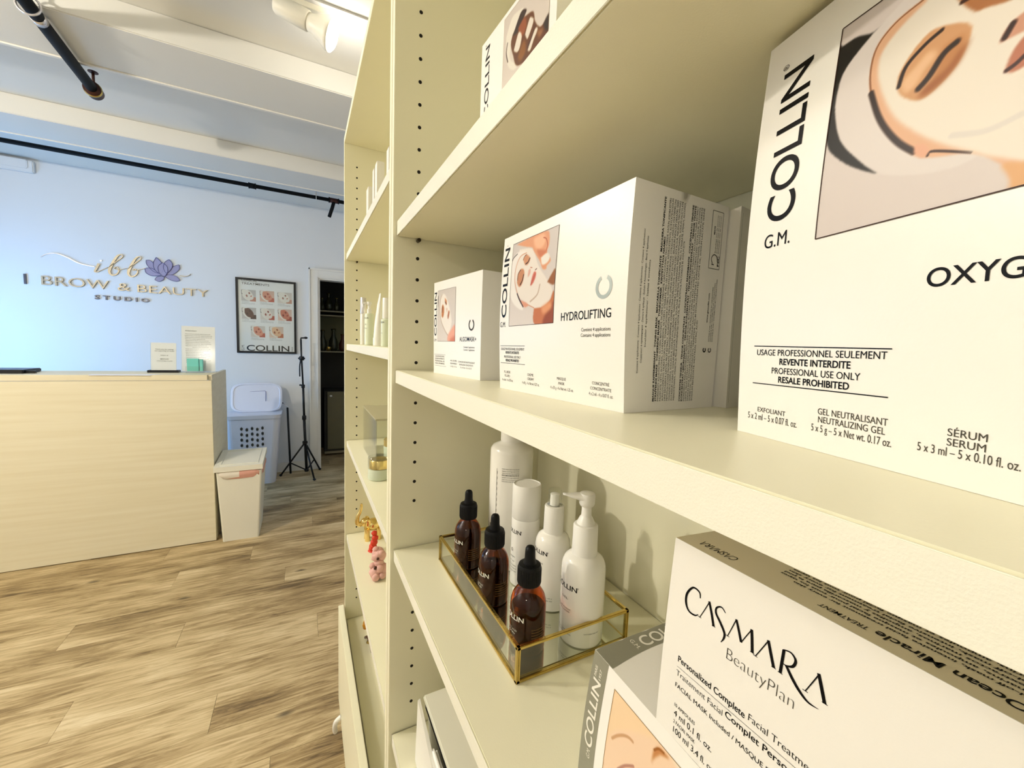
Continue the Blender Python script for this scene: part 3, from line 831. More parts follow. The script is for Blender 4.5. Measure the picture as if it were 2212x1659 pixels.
i = Ink(S); i.frame(79, 105.3, 91.4, 146.8, 0.35)
i.stroke([(83, 109), (81.5, 112.5), (84, 115.5), (87.5, 114.5), (88.5, 111)], [.6] * 5); i.stroke([(82, 108.5), (84.8, 108.2)], [.6, .6])
i.text('FSC', 107.5, 115, 90.6, 2.0, 90, 0.03); i.text('MIXTE', 130, 136, 83.3, 1.3, 90, 0.03)
for k_ in range(3):
    i.text('Emballage issu de sources', 117, 144, 85.6 + 1.9 * k_, 1.0, 90)
i.build('certification_mark', 'ink', c.root)
i = Ink(S); i.ring(82.0, 44.5, 1.9, 1.9, 1.0, 60); i.ring(88.3, 44.5, 1.9, 1.9, .7, 60); i.build('recycling_mark', 'ink', c.root)
hyd = c.done()

# --- small carton at the left of the middle shelf
c = Carton('skincare_carton', 'small white ALGOMASK+ carton at far end of the middle shelf beside bookcase divider', 'box',
    [V3(.171, .5841, Z2), V3(.1899, .4522, Z2), V3(.270, .4635, Z2), V3(.2515, .595, Z2)],
    [V3(.1695, .5841, 1.4733), V3(.1899, .4530, 1.4754), V3(.270, .4635, 1.4754), V3(.2515, .595, 1.4733)], B=.0006)
F = c.face('front')
AL = [[a, b, [[p[0], p[1]] for p in q], d] for a, b, q, d in ART['AL']]
picture('printed_photo', F, 13.4, 46.5, 66.9, 118, 0.6, (216, 206, 198), AL, c.root)
i = Ink(F); i.frame(13.4, 46.5, 66.9, 118, 0.3, 0.0003); i.build('photo_border', 'ink_b', c.root)
i = Ink(F); i.text('COLLIN', 54.6, 116.4, 9.8, 7.4, 90, 0.012); i.text('G.M.', 2, 10, 46.4, 3.6); i.build('brand_lettering', 'ink', c.root)
i = Ink(F); i.text('ALGOMASK+', 80, 122.5, 46.6, 5.6, 0, 0.002); i.build('product_title', 'ink', c.root)
i = Ink(F); i.ring(110.2, 67, 7.0, 7.3, 2.2, 52); i.build('ring_mark', 'ink_g', c.root)
i = Ink(F); i.text('Contient 5 applications', 91, 119, 38.2, 2.2); i.text('Contains 5 applications', 91, 119, 34.8, 2.2); i.build('contents_text', 'ink_g', c.root)
i = Ink(F); i.rule(3, 27.6, 39, 27.6, .3); i.rule(4.5, 11.3, 41, 11.3, .3)
for k_, s_ in enumerate(('USAGE PROFESSIONNEL', 'REVENTE INTERDITE', 'PROFESSIONAL USE', 'RESALE PROHIBITED')):
    i.text(s_, 6, 36, 24 - 3.4 * k_, 2.0)
for k_, s_ in enumerate(('ALGUES', 'SEAWEED', '5 x 30 g - 5 x 1 oz.')):
    i.text(s_, 54, 73, 19.5 - 3.8 * k_, 2.0)
for k_, s_ in enumerate(('CONCENTRÉ REVITALISANT', 'REVITALIZING CONCENTRATE', '5 x 4 ml - 5 x 0.13')):
    i.text(s_, 77 + 3 * k_, 120 - 4 * k_, 19 - 3.6 * k_, 2.0)
i.build('usage_text', 'ink_g', c.root)
S = c.face('side')
i = Ink(S); i.frame(48, 6, 68, 20.5, .4); i.stroke([(51, 12), (53, 17), (57, 18), (60, 14)], [.7] * 4); i.text('FSC', 51, 60, 8, 3, 0, .03); i.build('certification_mark', 'ink', c.root)
c.done()

# --- large carton at the right
c = Carton('skincare_carton', 'large white OXYGEN peel carton cropped by right edge of the middle shelf', 'box',
    [V3(.2136, .1393, Z2), V3(.1653, -.0702, Z2), V3(.262, -.0925, Z2), V3(.3105, .117, Z2)],
    [V3(.2142, .1393, 1.5404), V3(.1653, -.0702, 1.5404), V3(.262, -.0925, 1.5404), V3(.3105, .117, 1.5404)], B=.0050)
F = c.face('front')
picture('printed_photo', F, 38.4, 93.4, 118, 180.2, 0.27, (212, 200, 194), ART['OX'], c.root, grade=0.0)
i = Ink(F); i.frame(38.4, 93.4, 118, 180.2, 0.45, 0.0003); i.build('photo_border', 'ink_b', c.root)
i = Ink(F)
i.text('COLLIN', 107.0, 178.2, 25.8, 14.6, 90, 0.008); i.text('®', 180.2, 182.6, 13.0, 3.0, 90); i.text('G.M.', 11.2, 25.4, 95.0, 6.4)
i.build('brand_lettering', 'ink', c.root)
i = Ink(F); i.text('OXYGEN', 80.5, 115.0, 67.0, 6.1, 0, 0.008); i.build('product_title', 'ink', c.root)
i = Ink(F); i.rule(9.3, 46.5, 71.9, 45.8, .45); i.rule(9.3, 27.4, 71.7, 27.6, .45)
i.text('USAGE PROFESSIONNEL SEULEMENT', 11.2, 70.5, 41.9, 2.9); i.text('REVENTE INTERDITE', 24.6, 57.6, 37.6, 2.9, 0, 0.018)
i.text('PROFESSIONAL USE ONLY', 20.5, 61.5, 33.1, 2.9); i.text('RESALE PROHIBITED', 24.4, 57.5, 28.9, 2.9, 0, 0.018); i.build('usage_text', 'ink', c.root)
i = Ink(F)
i.text('EXFOLIANT', 13, 29, 12.9, 2.3); i.text('5 x 2 ml – 5 x 0.07 fl. oz.', 7, 35.2, 8.6, 3.2)
i.text('GEL NEUTRALISANT', 45, 72.2, 16.8, 2.7); i.text('NEUTRALIZING GEL', 45.3, 71.5, 13.2, 2.7); i.text('5 x 5 g – 5 x Net wt. 0.17 oz.', 42.3, 73.8, 9.0, 3.1)
i.text('SÉRUM', 89.8, 99.6, 17.1, 2.5); i.text('SERUM', 89.8, 99.4, 13.8, 2.5); i.text('5 x 3 ml – 5 x 0.10 fl. oz.', 81.8, 107.2, 10.1, 3.0)
i.build('dose_text', 'ink_g', c.root)
c.done()

# --- slim plain carton between
c = Carton('slim_carton', 'plain white slim carton wedged between the HYDROLIFTING and OXYGEN cartons', 'box',
    [V3(.2895, .2250, Z2), V3(.2932, .2023, Z2), V3(.372, .2150, Z2), V3(.369, .238, Z2)],
    [V3(.2890, .2250, 1.4925), V3(.2920, .2023, 1.4963), V3(.372, .2150, 1.4963), V3(.369, .238, 1.4925)], B=.0012)
i = Ink(c.face('side')); i.rule(3, 4, 3, 148, .3); i.build('fold_line', 'ink_s', c.root)
c.done()

# --- carton on the upper shelf
Z1 = 1.5663
c = Carton('skincare_carton', 'white carton with brown chocolate mask photo standing on the upper shelf', 'box',
    [V3(.1815, .4541, Z1), V3(.1907, .3125, Z1), V3(.27, .3186, Z1), V3(.2610, .460, Z1)],
    [V3(.1818, .4541, 1.72), V3(.1912, .3125, 1.72), V3(.27, .3186, 1.72), V3(.2610, .460, 1.72)], B=.0004)
F = c.face('front')
TBo = [[a, b, [[p[0], p[1] + 6] for p in q], d] for a, b, q, d in ART['TB']]
picture('printed_photo', F, 51, 62, 131, 149, 0.45, (216, 203, 190), TBo, c.root)
i = Ink(F); i.frame(51, 62, 131, 149, .3, .0003); i.build('photo_border', 'ink_o', c.root)
i = Ink(F); i.text('COLLIN', 70, 145.5, 19.5, 9.5, 90, 0.006); i.text('G.M.', 10, 20, 60, 5); i.text('®', 146.6, 148.4, 11.5, 2, 90); i.build('brand_lettering', 'ink', c.root)
c.done()

# --- grey striped carton lying on the lower shelf
Z3 = 1.0551
lf = Carton('skincare_carton', 'grey-striped white carton with face photo on the lower shelf, under the CASMARA box', 'box',
    [V3(.1835, .223, Z3), V3(.1775, .020, Z3), V3(.300, .016, Z3), V3(.300, .2225, Z3)],
    [V3(.194, .223, 1.16), V3(.1864, .023, 1.16), V3(.302, .020, 1.16), V3(.302, .2225, 1.16)], B=.0024)
F = lf.face('front')
hF = (lf.front(.5, 1) - lf.front(.5, 0)).length * 1000
i = Ink(F)
n = 24
P = []
for k_ in range(n + 1):
    P += [(0.1, hF * k_ / n), (16.8, hF * k_ / n)]
i.add([(a / 1000, b / 1000) for a, b in P], [(2 * k_, 2 * k_ + 1, 2 * k_ + 3, 2 * k_ + 2) for k_ in range(n)], 0.00012)
i.build('grey_stripe', 'card_g', lf.root)
i = Ink(F); i.text('COLLIN', 38, 88, 12.6, 8.4, 90, 0.014, 0.0, .0003); i.text('G.M.', 30, 37, 11.6, 3.6, 90, 0, 0, .0003); i.text('PARIS', 89.5, 97, 6.5, 2.4, 90, .01, 0, .0003); i.text('1957', 89.5, 97, 11.5, 2.2, 90, .01, 0, .0003)
i.build('brand_lettering', 'ink_w', lf.root)
LFo = [[a, b, [[p[0], p[1]] for p in q], d] for a, b, q, d in ART['LF']]
picture('printed_photo', F, 26.2, 4, 112, 95.2, 0.55, (242, 208, 164), LFo, lf.root, grade=0.0)
i = Ink(F); i.frame(26.2, 4, 112, 95.2, 0.35, .0003); i.build('photo_border', 'ink_o', lf.root)
Tp = lf.face('topf')
i = Ink(Tp)
P, Q = [], []
for k_ in range(21):
    t_ = k_ / 20
    P += [(0.2 if k_ % 5 else 0.8, 105 * t_ + .3), (20.2 - 3.6 * math.sin(PI * min(1, t_ * 1.15)) - 1.0 * t_, 105 * t_ + .3)]
i.add([(a / 1000, b / 1000) for a, b in P], [(2 * k_, 2 * k_ + 2, 2 * k_ + 3, 2 * k_ + 1) for k_ in range(20)], 0.00015)
i.build('grey_stripe', 'card_g', lf.root)
i = Ink(Tp)
i.text('COLLIN', 39, 93, 13.6, 9.8, 90, 0.012, 0, .0003)
co_, fs_ = text_geo('G.M.')
x_ = (co_[:, 0] - co_[:, 0].min()) / (co_[:, 0].max() - co_[:, 0].min()) * 10.0
i.add([((3.6 + a) / 1000, (31.5 + b / CAPH * 3.6) / 1000) for a, b in zip(x_, co_[:, 1])], fs_, .0003)
i.build('brand_lettering', 'ink_w', lf.root)
lf.done()

# --- CASMARA box standing on it
c = Carton('treatment_box', 'white CASMARA box with taupe top standing on the grey-striped carton', 'box',
    [V3(.1911, .1606, 1.1602), V3(.1890, -.045, 1.1602), V3(.2250, -.050, 1.1602), V3(.2270, .1560, 1.1602)],
    [V3(.1949, .1591, 1.2766), V3(.1925, -.047, 1.2766), V3(.2325, -.050, 1.2766), V3(.2300, .1550, 1.2766)], B=.0010)
F = c.face('front')
i = Ink(F)
i.stroke([(20.6, 91.0), (19.6, 94.0), (15.5, 94.3), (12.2, 89.0), (12.2, 83.5), (14.6, 80.0), (18.5, 79.9), (20.6, 81.6)], [.5, .9, 1.0, 1.3, 1.4, 1.1, .9, .3])
i.stroke([(21.6, 80.6), (24.0, 86.5), (26.2, 92.3)], [.4, .45, .5]); i.stroke([(26.0, 92.5), (28.2, 87), (30.2, 81.0)], [1.3, 1.4, 1.4])
i.stroke([(35.6, 92.0), (33.2, 93.6), (30.6, 91.8), (30.6, 88.8), (33.6, 85.4), (36.4, 81.6), (36.4, 78.6), (35.2, 75.8)], [.4, .7, .9, 1.2, 1.4, 1.3, .9, .3])
i.stroke([(38.2, 81.2), (40, 87), (41.6, 92.4)], [.4, .45, .5]); i.stroke([(41.5, 92.4), (43.4, 88), (45.4, 82.8)], [1.2, 1.3, 1.3]); i.stroke([(45.4, 82.8), (47.4, 87.5), (49.6, 92.4)], [.4, .45, .45]); i.stroke([(49.5, 92.4), (50.4, 87), (51.2, 81.6)], [1.3, 1.4, 1.4])
i.stroke([(52.8, 81.0), (55.2, 86.5), (57.6, 92.2)], [.4, .45, .5]); i.stroke([(57.5, 92.4), (59.4, 87), (61.4, 81.6)], [1.3, 1.4, 1.4])
i.stroke([(64.3, 81.4), (64.4, 87), (64.5, 92.6)], [1.3, 1.3, 1.3]); i.stroke([(64.2, 92.6), (67.4, 93.4), (69.6, 91.4), (69.0, 88.2), (66.8, 86.6), (65.0, 86.4)], [.5, .7, 1.1, 1.1, .7, .4])
i.stroke([(66.2, 86.6), (69.4, 82.6), (72.8, 79.4), (76.4, 77.4), (80.4, 77.6)], [1.2, 1.4, 1.3, .9, .2])
i.stroke([(74.8, 81.2), (76.8, 86.5), (78.8, 92.0)], [.4, .45, .5]); i.stroke([(78.6, 92.3), (80.4, 87), (82.2, 81.6)], [1.3, 1.4, 1.4])
for a, b in ((21.6, 80.8), (38.2, 81.3), (52.8, 81.1), (74.8, 81.3), (64.3, 81.4), (30.2, 81.2), (51.2, 81.6), (61.4, 81.7), (82.2, 81.7)):
    i.rule(a - 1.1, b, a + 1.1, b, .3, n=2)
i.build('brand_lettering', 'ink', c.root)
i = Ink(F); i.text('BeautyPlan', 39, 71.4, 69.6, 6.0, 0, -0.022); i.build('range_lettering', 'ink_g', c.root)
i = Ink(F)
i.text('Personalized Complete', 11.4, 51.6, 47.3, 3.5, 0, 0.01); i.text('Facial Treatment', 53.4, 84, 48.3, 3.5, 0, -0.008)
i.text('Traitement Facial', 11.2, 40.5, 38.8, 3.3, 0, -0.01); i.text('Complet Personnalisé', 42.0, 86, 40.0, 3.4, 0, 0.008)
i.text('FACIAL MASK Included / MASQUE FACIAL Inclus', 11.3, 84, 31.6, 2.6); i.rule(11.2, 44.0, 96, 45.6, .2)
i.build('treatment_text', 'ink', c.root)
i = Ink(F); i.text('10 AMPOULES', 12.1, 26, 19.8, 2.0); i.text('4 ml 0.1 fl. oz.', 12.3, 37, 14.2, 3.6); i.text('2 FACIAL MASK', 12.4, 27, 9.6, 2.0); i.text('100 ml 3.4 fl. oz.', 12.8, 40, 3.9, 3.6); i.build('dose_text', 'ink', c.root)
Tp = c.face('topf')
i = Ink(Tp)
P = []
for k_ in range(13):
    P += [(206.0 * k_ / 12, 0.2), (206.0 * k_ / 12, 36.4)]
i.add([(a / 1000, b / 1000) for a, b in P], [(2 * k_, 2 * k_ + 2, 2 * k_ + 3, 2 * k_ + 1) for k_ in range(12)], 0.00012)
i.build('taupe_panel', 'card_t', c.root)
i = Ink(Tp)
i.text('CΛSMΛRΛ', 9.6, 30.8, 12.4, 5.6, 180, -0.006, 0, .0003)
i.text('TREATMENT', 71, 88.5, 9.6, 3.0, 180, 0.004, 0, .0003); i.text('Ocean Miracle', 90.5, 130, 11.0, 4.6, 180, 0.018, 0, .0003)
for k_ in range(6):
    s_ = ('Marine complex ampoules and peel-off mask, intensive facial treatment for every skin', 'Soin visage complet aux extraits marins, ampoules et masque facial pour tous les types', 'Tratamiento facial completo con extractos marinos, ampollas y mascarilla para la piel')[k_ % 3]
    i.text(s_, 47 + (8 if k_ == 0 else 0) , 175, 17.5 + 3.2 * k_, 1.7, 180, 0.02, 0, .0003)
i.build('top_lettering', 'ink', c.root)
c.done()

# ================================================================ BRASS TRAY AND BOTTLES
tx0, tx1, ty0, ty1 = .1825, .3263, .3215, .5788
tz0, tz1 = Z3, Z3 + .0385
t = thing('brass_tray', 'rectangular brass and glass tray with mirrored base on the lower shelf', 'tray', ((tx0 + tx1) / 2, (ty0 + ty1) / 2, Z3))
w = .0042
box('mirror_base', tx0 + w, tx1 - w, ty0 + w, ty1 - w, tz0 + .001, tz0 + .0045, 'mirror', t)
bars = [(tx0, tx1, ty0, ty0 + w), (tx0, tx1, ty1 - w, ty1), (tx0, tx0 + w, ty0, ty1), (tx1 - w, tx1, ty0, ty1)]
for z_, nm in ((tz0, 'bottom_rail'), (tz1 - .0035, 'top_rail')):
    for a in bars:
        box(nm, a[0], a[1], a[2], a[3], z_, z_ + .0035, 'gold', t, bev=.0006)
for (a, b) in ((tx0, ty0), (tx0, ty1 - w), (tx1 - w, ty0), (tx1 - w, ty1 - w)):
    boxes('corner_post', [(a, a + w * .45, b, b + w, tz0, tz1), (a + w * .55, a + w, b, b + w, tz0, tz1)], 'gold', t, bev=.0004)
g = .0012
for a in ((tx0 + w, tx1 - w, ty0 + .0015, ty0 + .0015 + g), (tx0 + w, tx1 - w, ty1 - .0015 - g, ty1 - .0015), (tx0 + .0015, tx0 + .0015 + g, ty0 + w, ty1 - w), (tx1 - .0015 - g, tx1 - .0015, ty0 + w, ty1 - w)):
    box('glass_side', a[0], a[1], a[2], a[3], tz0 + .0035, tz1 - .0035, 'glass', t)
adopt(t)
ZB = tz0 + .0046

def wrap(cx, cy, r, z0, face_az=PI, flare=0.0):
    """map u (mm, right as seen), v (mm, up) onto a cylinder; u=0 faces azimuth face_az"""
    def fn(u, v, lift):
        a = face_az + u / r
        return Vector((cx + (r + lift) * math.cos(a), cy + (r + lift) * math.sin(a), z0 + v))
    return fn

def dropper(X, Y, label, sub, level):
    t = thing('dropper_bottle', label, 'bottle', (X, Y, ZB), 'amber dropper bottles along the front of the brass tray')
    R = .0195
    prof = [(.0165, 0), (.0190, .0012), (R, .004), (R, .0480), (.0190, .0545), (.0172, .0605), (.0140, .0655), (.0112, .0690), (.0104, .0705), (.0104, .0735)]
    lathe('glass_body', prof, X, Y, ZB, 'amber', t, 48)
    k_ = .965
    lathe('liquid', [(.0160, .0016), (.0180, .004), (.0184, .006), (.0184, min(level, .0475)), (.0160, max(level, .0476))], X, Y, ZB, 'liquid', t, 40)
    lathe('pipette', [(.0008, .012), (.0022, .016), (.0024, .070)], X, Y, ZB, 'acryl', t, 16)
    cp = [(.0104, .0712), (.0125, .0722), (.0128, .0735), (.0128, .0905), (.0118, .0935), (.0075, .0945)]
    o = lathe('dropper_collar', cp, X, Y, ZB, 'bplast', t, 40)
    v, f = [], []
    for q in range(40):
        a = 2 * PI * q / 40
        for da, rr in ((-.03, .0127), (0, .0131), (.03, .0127)):
            v += [(X + rr * math.cos(a + da), Y + rr * math.sin(a + da), ZB + .0740), (X + rr * math.cos(a + da), Y + rr * math.sin(a + da), ZB + .0900)]
        b = q * 6
        f += [(b, b + 2, b + 3, b + 1), (b + 2, b + 4, b + 5, b + 3)]
    pymesh('grip_rib', v, f, 'bplast', o)['kind'] = 'stuff'
    lathe('rubber_bulb', [(.0072, .0940), (.0068, .0965), (.0058, .1000), (.0056, .1070), (.0053, .1105), (.0040, .1128), (.0018, .1138), (.0003, .1139)], X, Y, ZB, 'bplast', t, 28)
    fn = wrap(X, Y, R, ZB)
    i = Ink(fn)
    i.text('COLLIN', -14.2, 16.2, 38.0, 5.2, 0, 0.012, 0, .00025)
    for k2, s_ in enumerate(sub):
        i.text(s_, -9.5 + k2 * 2, 8.5 - k2 * 2, 25.6 - 3.4 * k2, 2.0, 0, 0, 0, .00025)
    i.text('30 ml - 1 fl. oz.', -8, 8, 8, 1.4, 0, 0, 0, .00025)
    i.build('white_lettering', 'ink_w', t)
    i = Ink(fn)
    for k2 in range(6):
        i.text('Distributed by laboratoires, do not', 25, 44, 30 - 3 * k2, 1.2, 0, 0, 0, .00025)
    i.build('back_lettering', 'ink_o', t)
    return adopt(t)
dropper(.2155, .5430, 'amber dropper bottle farthest left in the brass tray, beside bookcase divider', ('PEPTIDE', 'SERUM'), .060)
dropper(.2155, .4500, 'middle amber dropper bottle of the three in the brass tray', ('HYALURONIC', 'B5'), .061)
dropper(.2155, .3600, 'nearest amber dropper bottle in the brass tray corner, liquid level visible', ('LACTIC ACID', '10%'), .050)

def bottle_text(t, X, Y, R, z_main, h_main, half, extra):
    fn = wrap(X, Y, R, ZB)
    i = Ink(fn)
    i.text('COLLIN', -half, half, z_main, h_main, 0, 0.014, 0, .0002); i.text("'", half + 0.6, half + 1.1, z_main, h_main)
    i.build('brand_lettering', 'ink', t)
    i = Ink(fn)
    for (s_, a, b, z_, h_) in extra:
        i.text(s_, a, b, z_, h_, 0, 0, 0, .0002)
    i.build('small_lettering', 'ink_g', t)

# pump bottle
X, Y, R = .279, .348, .0245
t = thing('pump_bottle', 'white lotion bottle with pump head near the front right of the brass tray', 'bottle', (X, Y, ZB))
lathe('bottle_body', [(.0200, 0), (.0232, .0012), (R, .0045), (R, .0820), (.0238, .0880), (.0215, .0935), (.0175, .0972), (.0145, .0985), (.0140, .0990)], X, Y, ZB, 'wgloss', t, 56)
lathe('collar', [(.0138, .0985), (.0142, .0990), (.0136, .1310), (.0128, .1322), (.0105, .1328)], X, Y, ZB, 'wplast', t, 48)
lathe('pump_neck', [(.0100, .1326), (.0098, .1345), (.0072, .1400), (.0060, .1415), (.0056, .1425), (.0054, .1520), (.0076, .1535), (.0082, .1550)], X, Y, ZB, 'wplast', t, 36)
bm = bmesh.new()
N_ = 28
hd = []
lathe_o = lathe('pump_head', [(.0080, .1545), (.0086, .1560), (.0088, .1655), (.0080, .1675), (.0045, .1684), (.0003, .1686)], X, Y, ZB, 'wplast', t, 36)
v, f = [], []
dx, dy = -0.0265 * .90, 0.0135 * .9
dv = Vector((dx, dy, 0)).normalized(); sv = Vector((-dv.y, dv.x, 0))
secs = [(0.002, .0080, .0000, .0095), (0.010, .0074, .0015, .0088), (0.018, .0056, .0035, .0080), (0.0235, .0036, .0055, .0078), (0.0272, .0026, .0062, .0080)]
for (l_, hw, zb_, zt_) in secs:
    for a in range(12):
        an = 2 * PI * a / 12
        v.append(Vector((X, Y, ZB + .1585)) + dv * l_ + sv * hw * math.cos(an) + Vector((0, 0, (zb_ + zt_) / 2 + (zt_ - zb_) / 2 * math.sin(an))))
for k_ in range(len(secs) - 1):
    for a in range(12):
        b = (a + 1) % 12
        f.append((k_ * 12 + a, k_ * 12 + b, (k_ + 1) * 12 + b, (k_ + 1) * 12 + a))
f.append(tuple(range(12))); f.append(tuple(48 + a for a in range(12)))
pymesh('pump_spout', v, f, 'wplast', lathe_o, True)
bottle_text(t, X, Y, R, 64, 5.4, 16.5, [('GEL', -4, 6, 52.5, 2.2), ('NETTOYANT MOUSSANT', -14, 10, 41, 1.7), ('FOAMING CLEANSER', -14, 9, 38.2, 1.7), ('200 ml - 6.8 fl. oz.', -12, 12, 16, 1.6), ('USAGE PROFESSIONNEL', -12, 12, 13, 1.4), ('DISTRIBUTED BY', 26, 44, 18, 1.3)])
adopt(t)

# spray bottle with clear cap
X, Y, R = .280, .413, .0222
t = thing('spray_bottle', 'white spray bottle with translucent cap standing behind the pump bottle', 'bottle', (X, Y, ZB))
lathe('bottle_body', [(.0180, 0), (.0212, .0012), (R, .0040), (R, .0780), (.0214, .0850), (.0190, .0905), (.0150, .0938), (.0130, .0948), (.0126, .0955)], X, Y, ZB, 'wgloss', t, 56)
lathe('collar', [(.0124, .0950), (.0128, .0960), (.0123, .1280), (.0118, .1295), (.0090, .1300)], X, Y, ZB, 'wplast', t, 44)
lathe('spray_head', [(.0060, .1298), (.0058, .1440), (.0030, .1450)], X, Y, ZB, 'wplast', t, 24)
lathe('cap', [(.0096, .1300), (.0100, .1310), (.0082, .1350), (.0081, .1480), (.0074, .1503), (.0040, .1512), (.0003, .1513)], X, Y, ZB, 'acryl', t, 36)
bottle_text(t, X, Y, R, 72, 5.0, 15.5, [('LOTION TONIQUE', -12, 10, 60, 1.6), ('200 ml - 6.8 fl. oz.', 12, 24, 18, 1.4), ('PARIS 1957', 14, 24, 14.5, 1.4)])
adopt(t)

# airless cylinder
X, Y, R = .272, .470, .0195
t = thing('capped_bottle', 'straight white cylinder bottle with tall cap between amber and spray bottles', 'bottle', (X, Y, ZB))
lathe('bottle_body', [(.0180, 0), (.0192, .0010), (R, .0025), (R, .0925), (.0192, .0932)], X, Y, ZB, 'wgloss', t, 48)
lathe('cap', [(.0192, .0934), (.0196, .0940), (.0196, .1385), (.0190, .1402), (.0182, .1405), (.0180, .1392), (.0003, .1390)], X, Y, ZB, 'wplast', t, 48)
bottle_text(t, X, Y, R, 74, 5.2, 14.5, [('O', -2, 2, 48, 4.6), ('SERUM', -6, 6, 40, 1.6), ('50 ml', -5, 5, 34, 1.5), ('LABORATOIRES', -9, 9, 28, 1.4), ('USAGE EXTERNE', -9, 9, 24, 1.4), ('EXTERNAL USE', -9, 9, 20, 1.4)])
adopt(t)

# tall bottle
X, Y, R = .275, .5245, .0318
t = thing('tall_bottle', 'tallest white litre bottle at the back of the brass tray under the middle shelf', 'bottle', (X, Y, ZB))
lathe('bottle_body', [(.0280, 0), (.0305, .0015), (R, .0045), (R, .1720), (.0312, .1765), (.0285, .1805), (.0230, .1835), (.0180, .1855), (.0165, .1880)], X, Y, ZB, 'wgloss', t, 64)
lathe('cap', [(.0160, .1875), (.0172, .1885), (.0172, .2240), (.0165, .2255), (.0003, .2257)], X, Y, ZB, 'wplast', t, 48)
fn = wrap(X, Y, R, ZB)
i = Ink(fn)
for k_ in range(7):
    i.text(('MODE D EMPLOI DIRECTIONS FOR USE', 'Appliquer sur le visage matin et soir', 'Apply to face morning and evening')[k_ % 3], 21, 46, 152 - 3.0 * k_, 1.5, 0, .03 if k_ == 3 else 0)
i.rule(12.5, 20, 12.5, 152, .45, n=20)
for k_ in range(16):
    i.rule(13.4, 24 + 8 * k_, 13.4, 28 + 8 * k_, .5, n=2)
i.build('small_lettering', 'ink_g', t)
i = Ink(fn); i.ring(-15.5, 116, 8.5, 8.5, .6, 2); i.ring(-15.5, 116, 6.5, 6.5, .5, 2); i.text('O', -18, -13, 114, 4); i.build('round_mark', 'ink_s', t)
i = Ink(fn); i.text('COLLIN', -24, 6, 60, 7, 0, .01); i.build('brand_lettering', 'ink', t)
adopt(t)

# ================================================================ STORAGE BIN on the lowest visible shelf
t = thing('storage_bin', 'white plastic storage bin with latch handle on the lowest visible near shelf', 'bin', (.25, .44, .733))
bm = bmesh.new()
vb = [(.172, .30, .7331), (.37, .30, .7331), (.37, .568, .7331), (.172, .568, .7331), (.168, .295, .832), (.378, .295, .832), (.378, .574, .832), (.168, .574, .832)]
pymesh('bin_body', vb, [(0, 3, 2, 1), (0, 1, 5, 4), (1, 2, 6, 5), (2, 3, 7, 6), (3, 0, 4, 7)], 'bino', t)
box('lid', .1615, .382, .292, .5765, .8335, .8400, 'bino', t, bev=.002)
box('gap_shade', .1635, .1660, .300, .570, .8225, .8335, 'hole', t)  # solid dark bar, coloured as the shade under the lid
pymesh('front_flap', [(.156, .574, .838), (.158, .576, .735), (.148, .44, .735), (.150, .42, .815), (.152, .572, .838), (.150, .576, .735), (.142, .44, .735), (.144, .42, .815)],
       [(0, 1, 2, 3), (4, 7, 6, 5), (0, 4, 5, 1), (1, 5, 6, 2), (2, 6, 7, 3), (3, 7, 4, 0)], 'wplast', t)
h = box('latch_handle', .1495, .1600, .440, .500, .762, .8300, 'wplast', t, bev=.0045, seg=3)
adopt(t)

# ================================================================ FAR BOOKCASE CONTENTS
def small_carton(x0, x1, y0, y1, z0, z1, label):
    t = thing('slim_carton', label, 'box', (x0, y0, z0), 'slim cartons on the top shelf of the far bookcase')
    box('carton_body', x0, x1, y0, y1, z0, z1, 'card', t, bev=.0005)
    box('end_flap', x0 + .001, x1 - .001, y0 + .001, y1 - .001, z1, z1 + .0006, 'card', t)
    adopt(t)
zt = 1.6655
small_carton(.165, .185, 1.233, 1.273, zt, 1.817, 'slim white carton farthest from camera on top shelf of the far bookcase')
small_carton(.165, .180, 1.131, 1.157, zt, 1.829, 'thin white carton second from far end on top shelf of the far bookcase')
small_carton(.165, .183, 1.083, 1.114, zt, 1.829, 'white carton showing its shaded side on top shelf of the far bookcase')
small_carton(.165, .178, .927, .954, zt, 1.800, 'white carton nearest the divider on top shelf of the far bookcase')

zs = 1.3767
t = thing('spray_vial', 'slender bottle with silver cap leftmost on the second shelf of far bookcase', 'bottle', (.165, 1.335, zs))
lathe('bottle_body', [(.0078, 0), (.0085, .001), (.0085, .092), (.007, .0945)], .165, 1.335, zs, 'wgloss', t, 24)
lathe('cap', [(.0082, .0945), (.0084, .0955), (.0084, .142), (.0078, .1435)], .165, 1.335, zs, 'silver', t, 24)
adopt(t)
t = thing('pump_vial', 'pale green lotion bottle with white pump on second shelf of far bookcase', 'bottle', (.165, 1.204, zs))
lathe('bottle_body', [(.0115, 0), (.0125, .0012), (.0125, .083), (.011, .087), (.0065, .0885)], .165, 1.204, zs, 'green', t, 28)
lathe('pump_head', [(.0062, .0885), (.0062, .1), (.004, .101), (.004, .112), (.0065, .1125), (.0065, .12)], .165, 1.204, zs, 'wplast', t, 20)
box('pump_spout', .150, .166, 1.2015, 1.2065, zs + .113, zs + .119, 'wplast', t, bev=.001)
i = Ink(wrap(.165, 1.204, .0125, zs, PI + .5)); i.text('COLLIN', -9, 9, 73, 4, 0, .01); i.text('GEL', -3, 4, 56, 3); i.text('TONIQUE', -6, 6, 46, 2); i.build('brand_lettering', 'ink_g', t)
adopt(t)
t = thing('cream_tube', 'white squeeze tube standing on its cap on second shelf of far bookcase', 'tube', (.165, 1.048, zs))
bm = bmesh.new()
v, f = [], []
n = 24
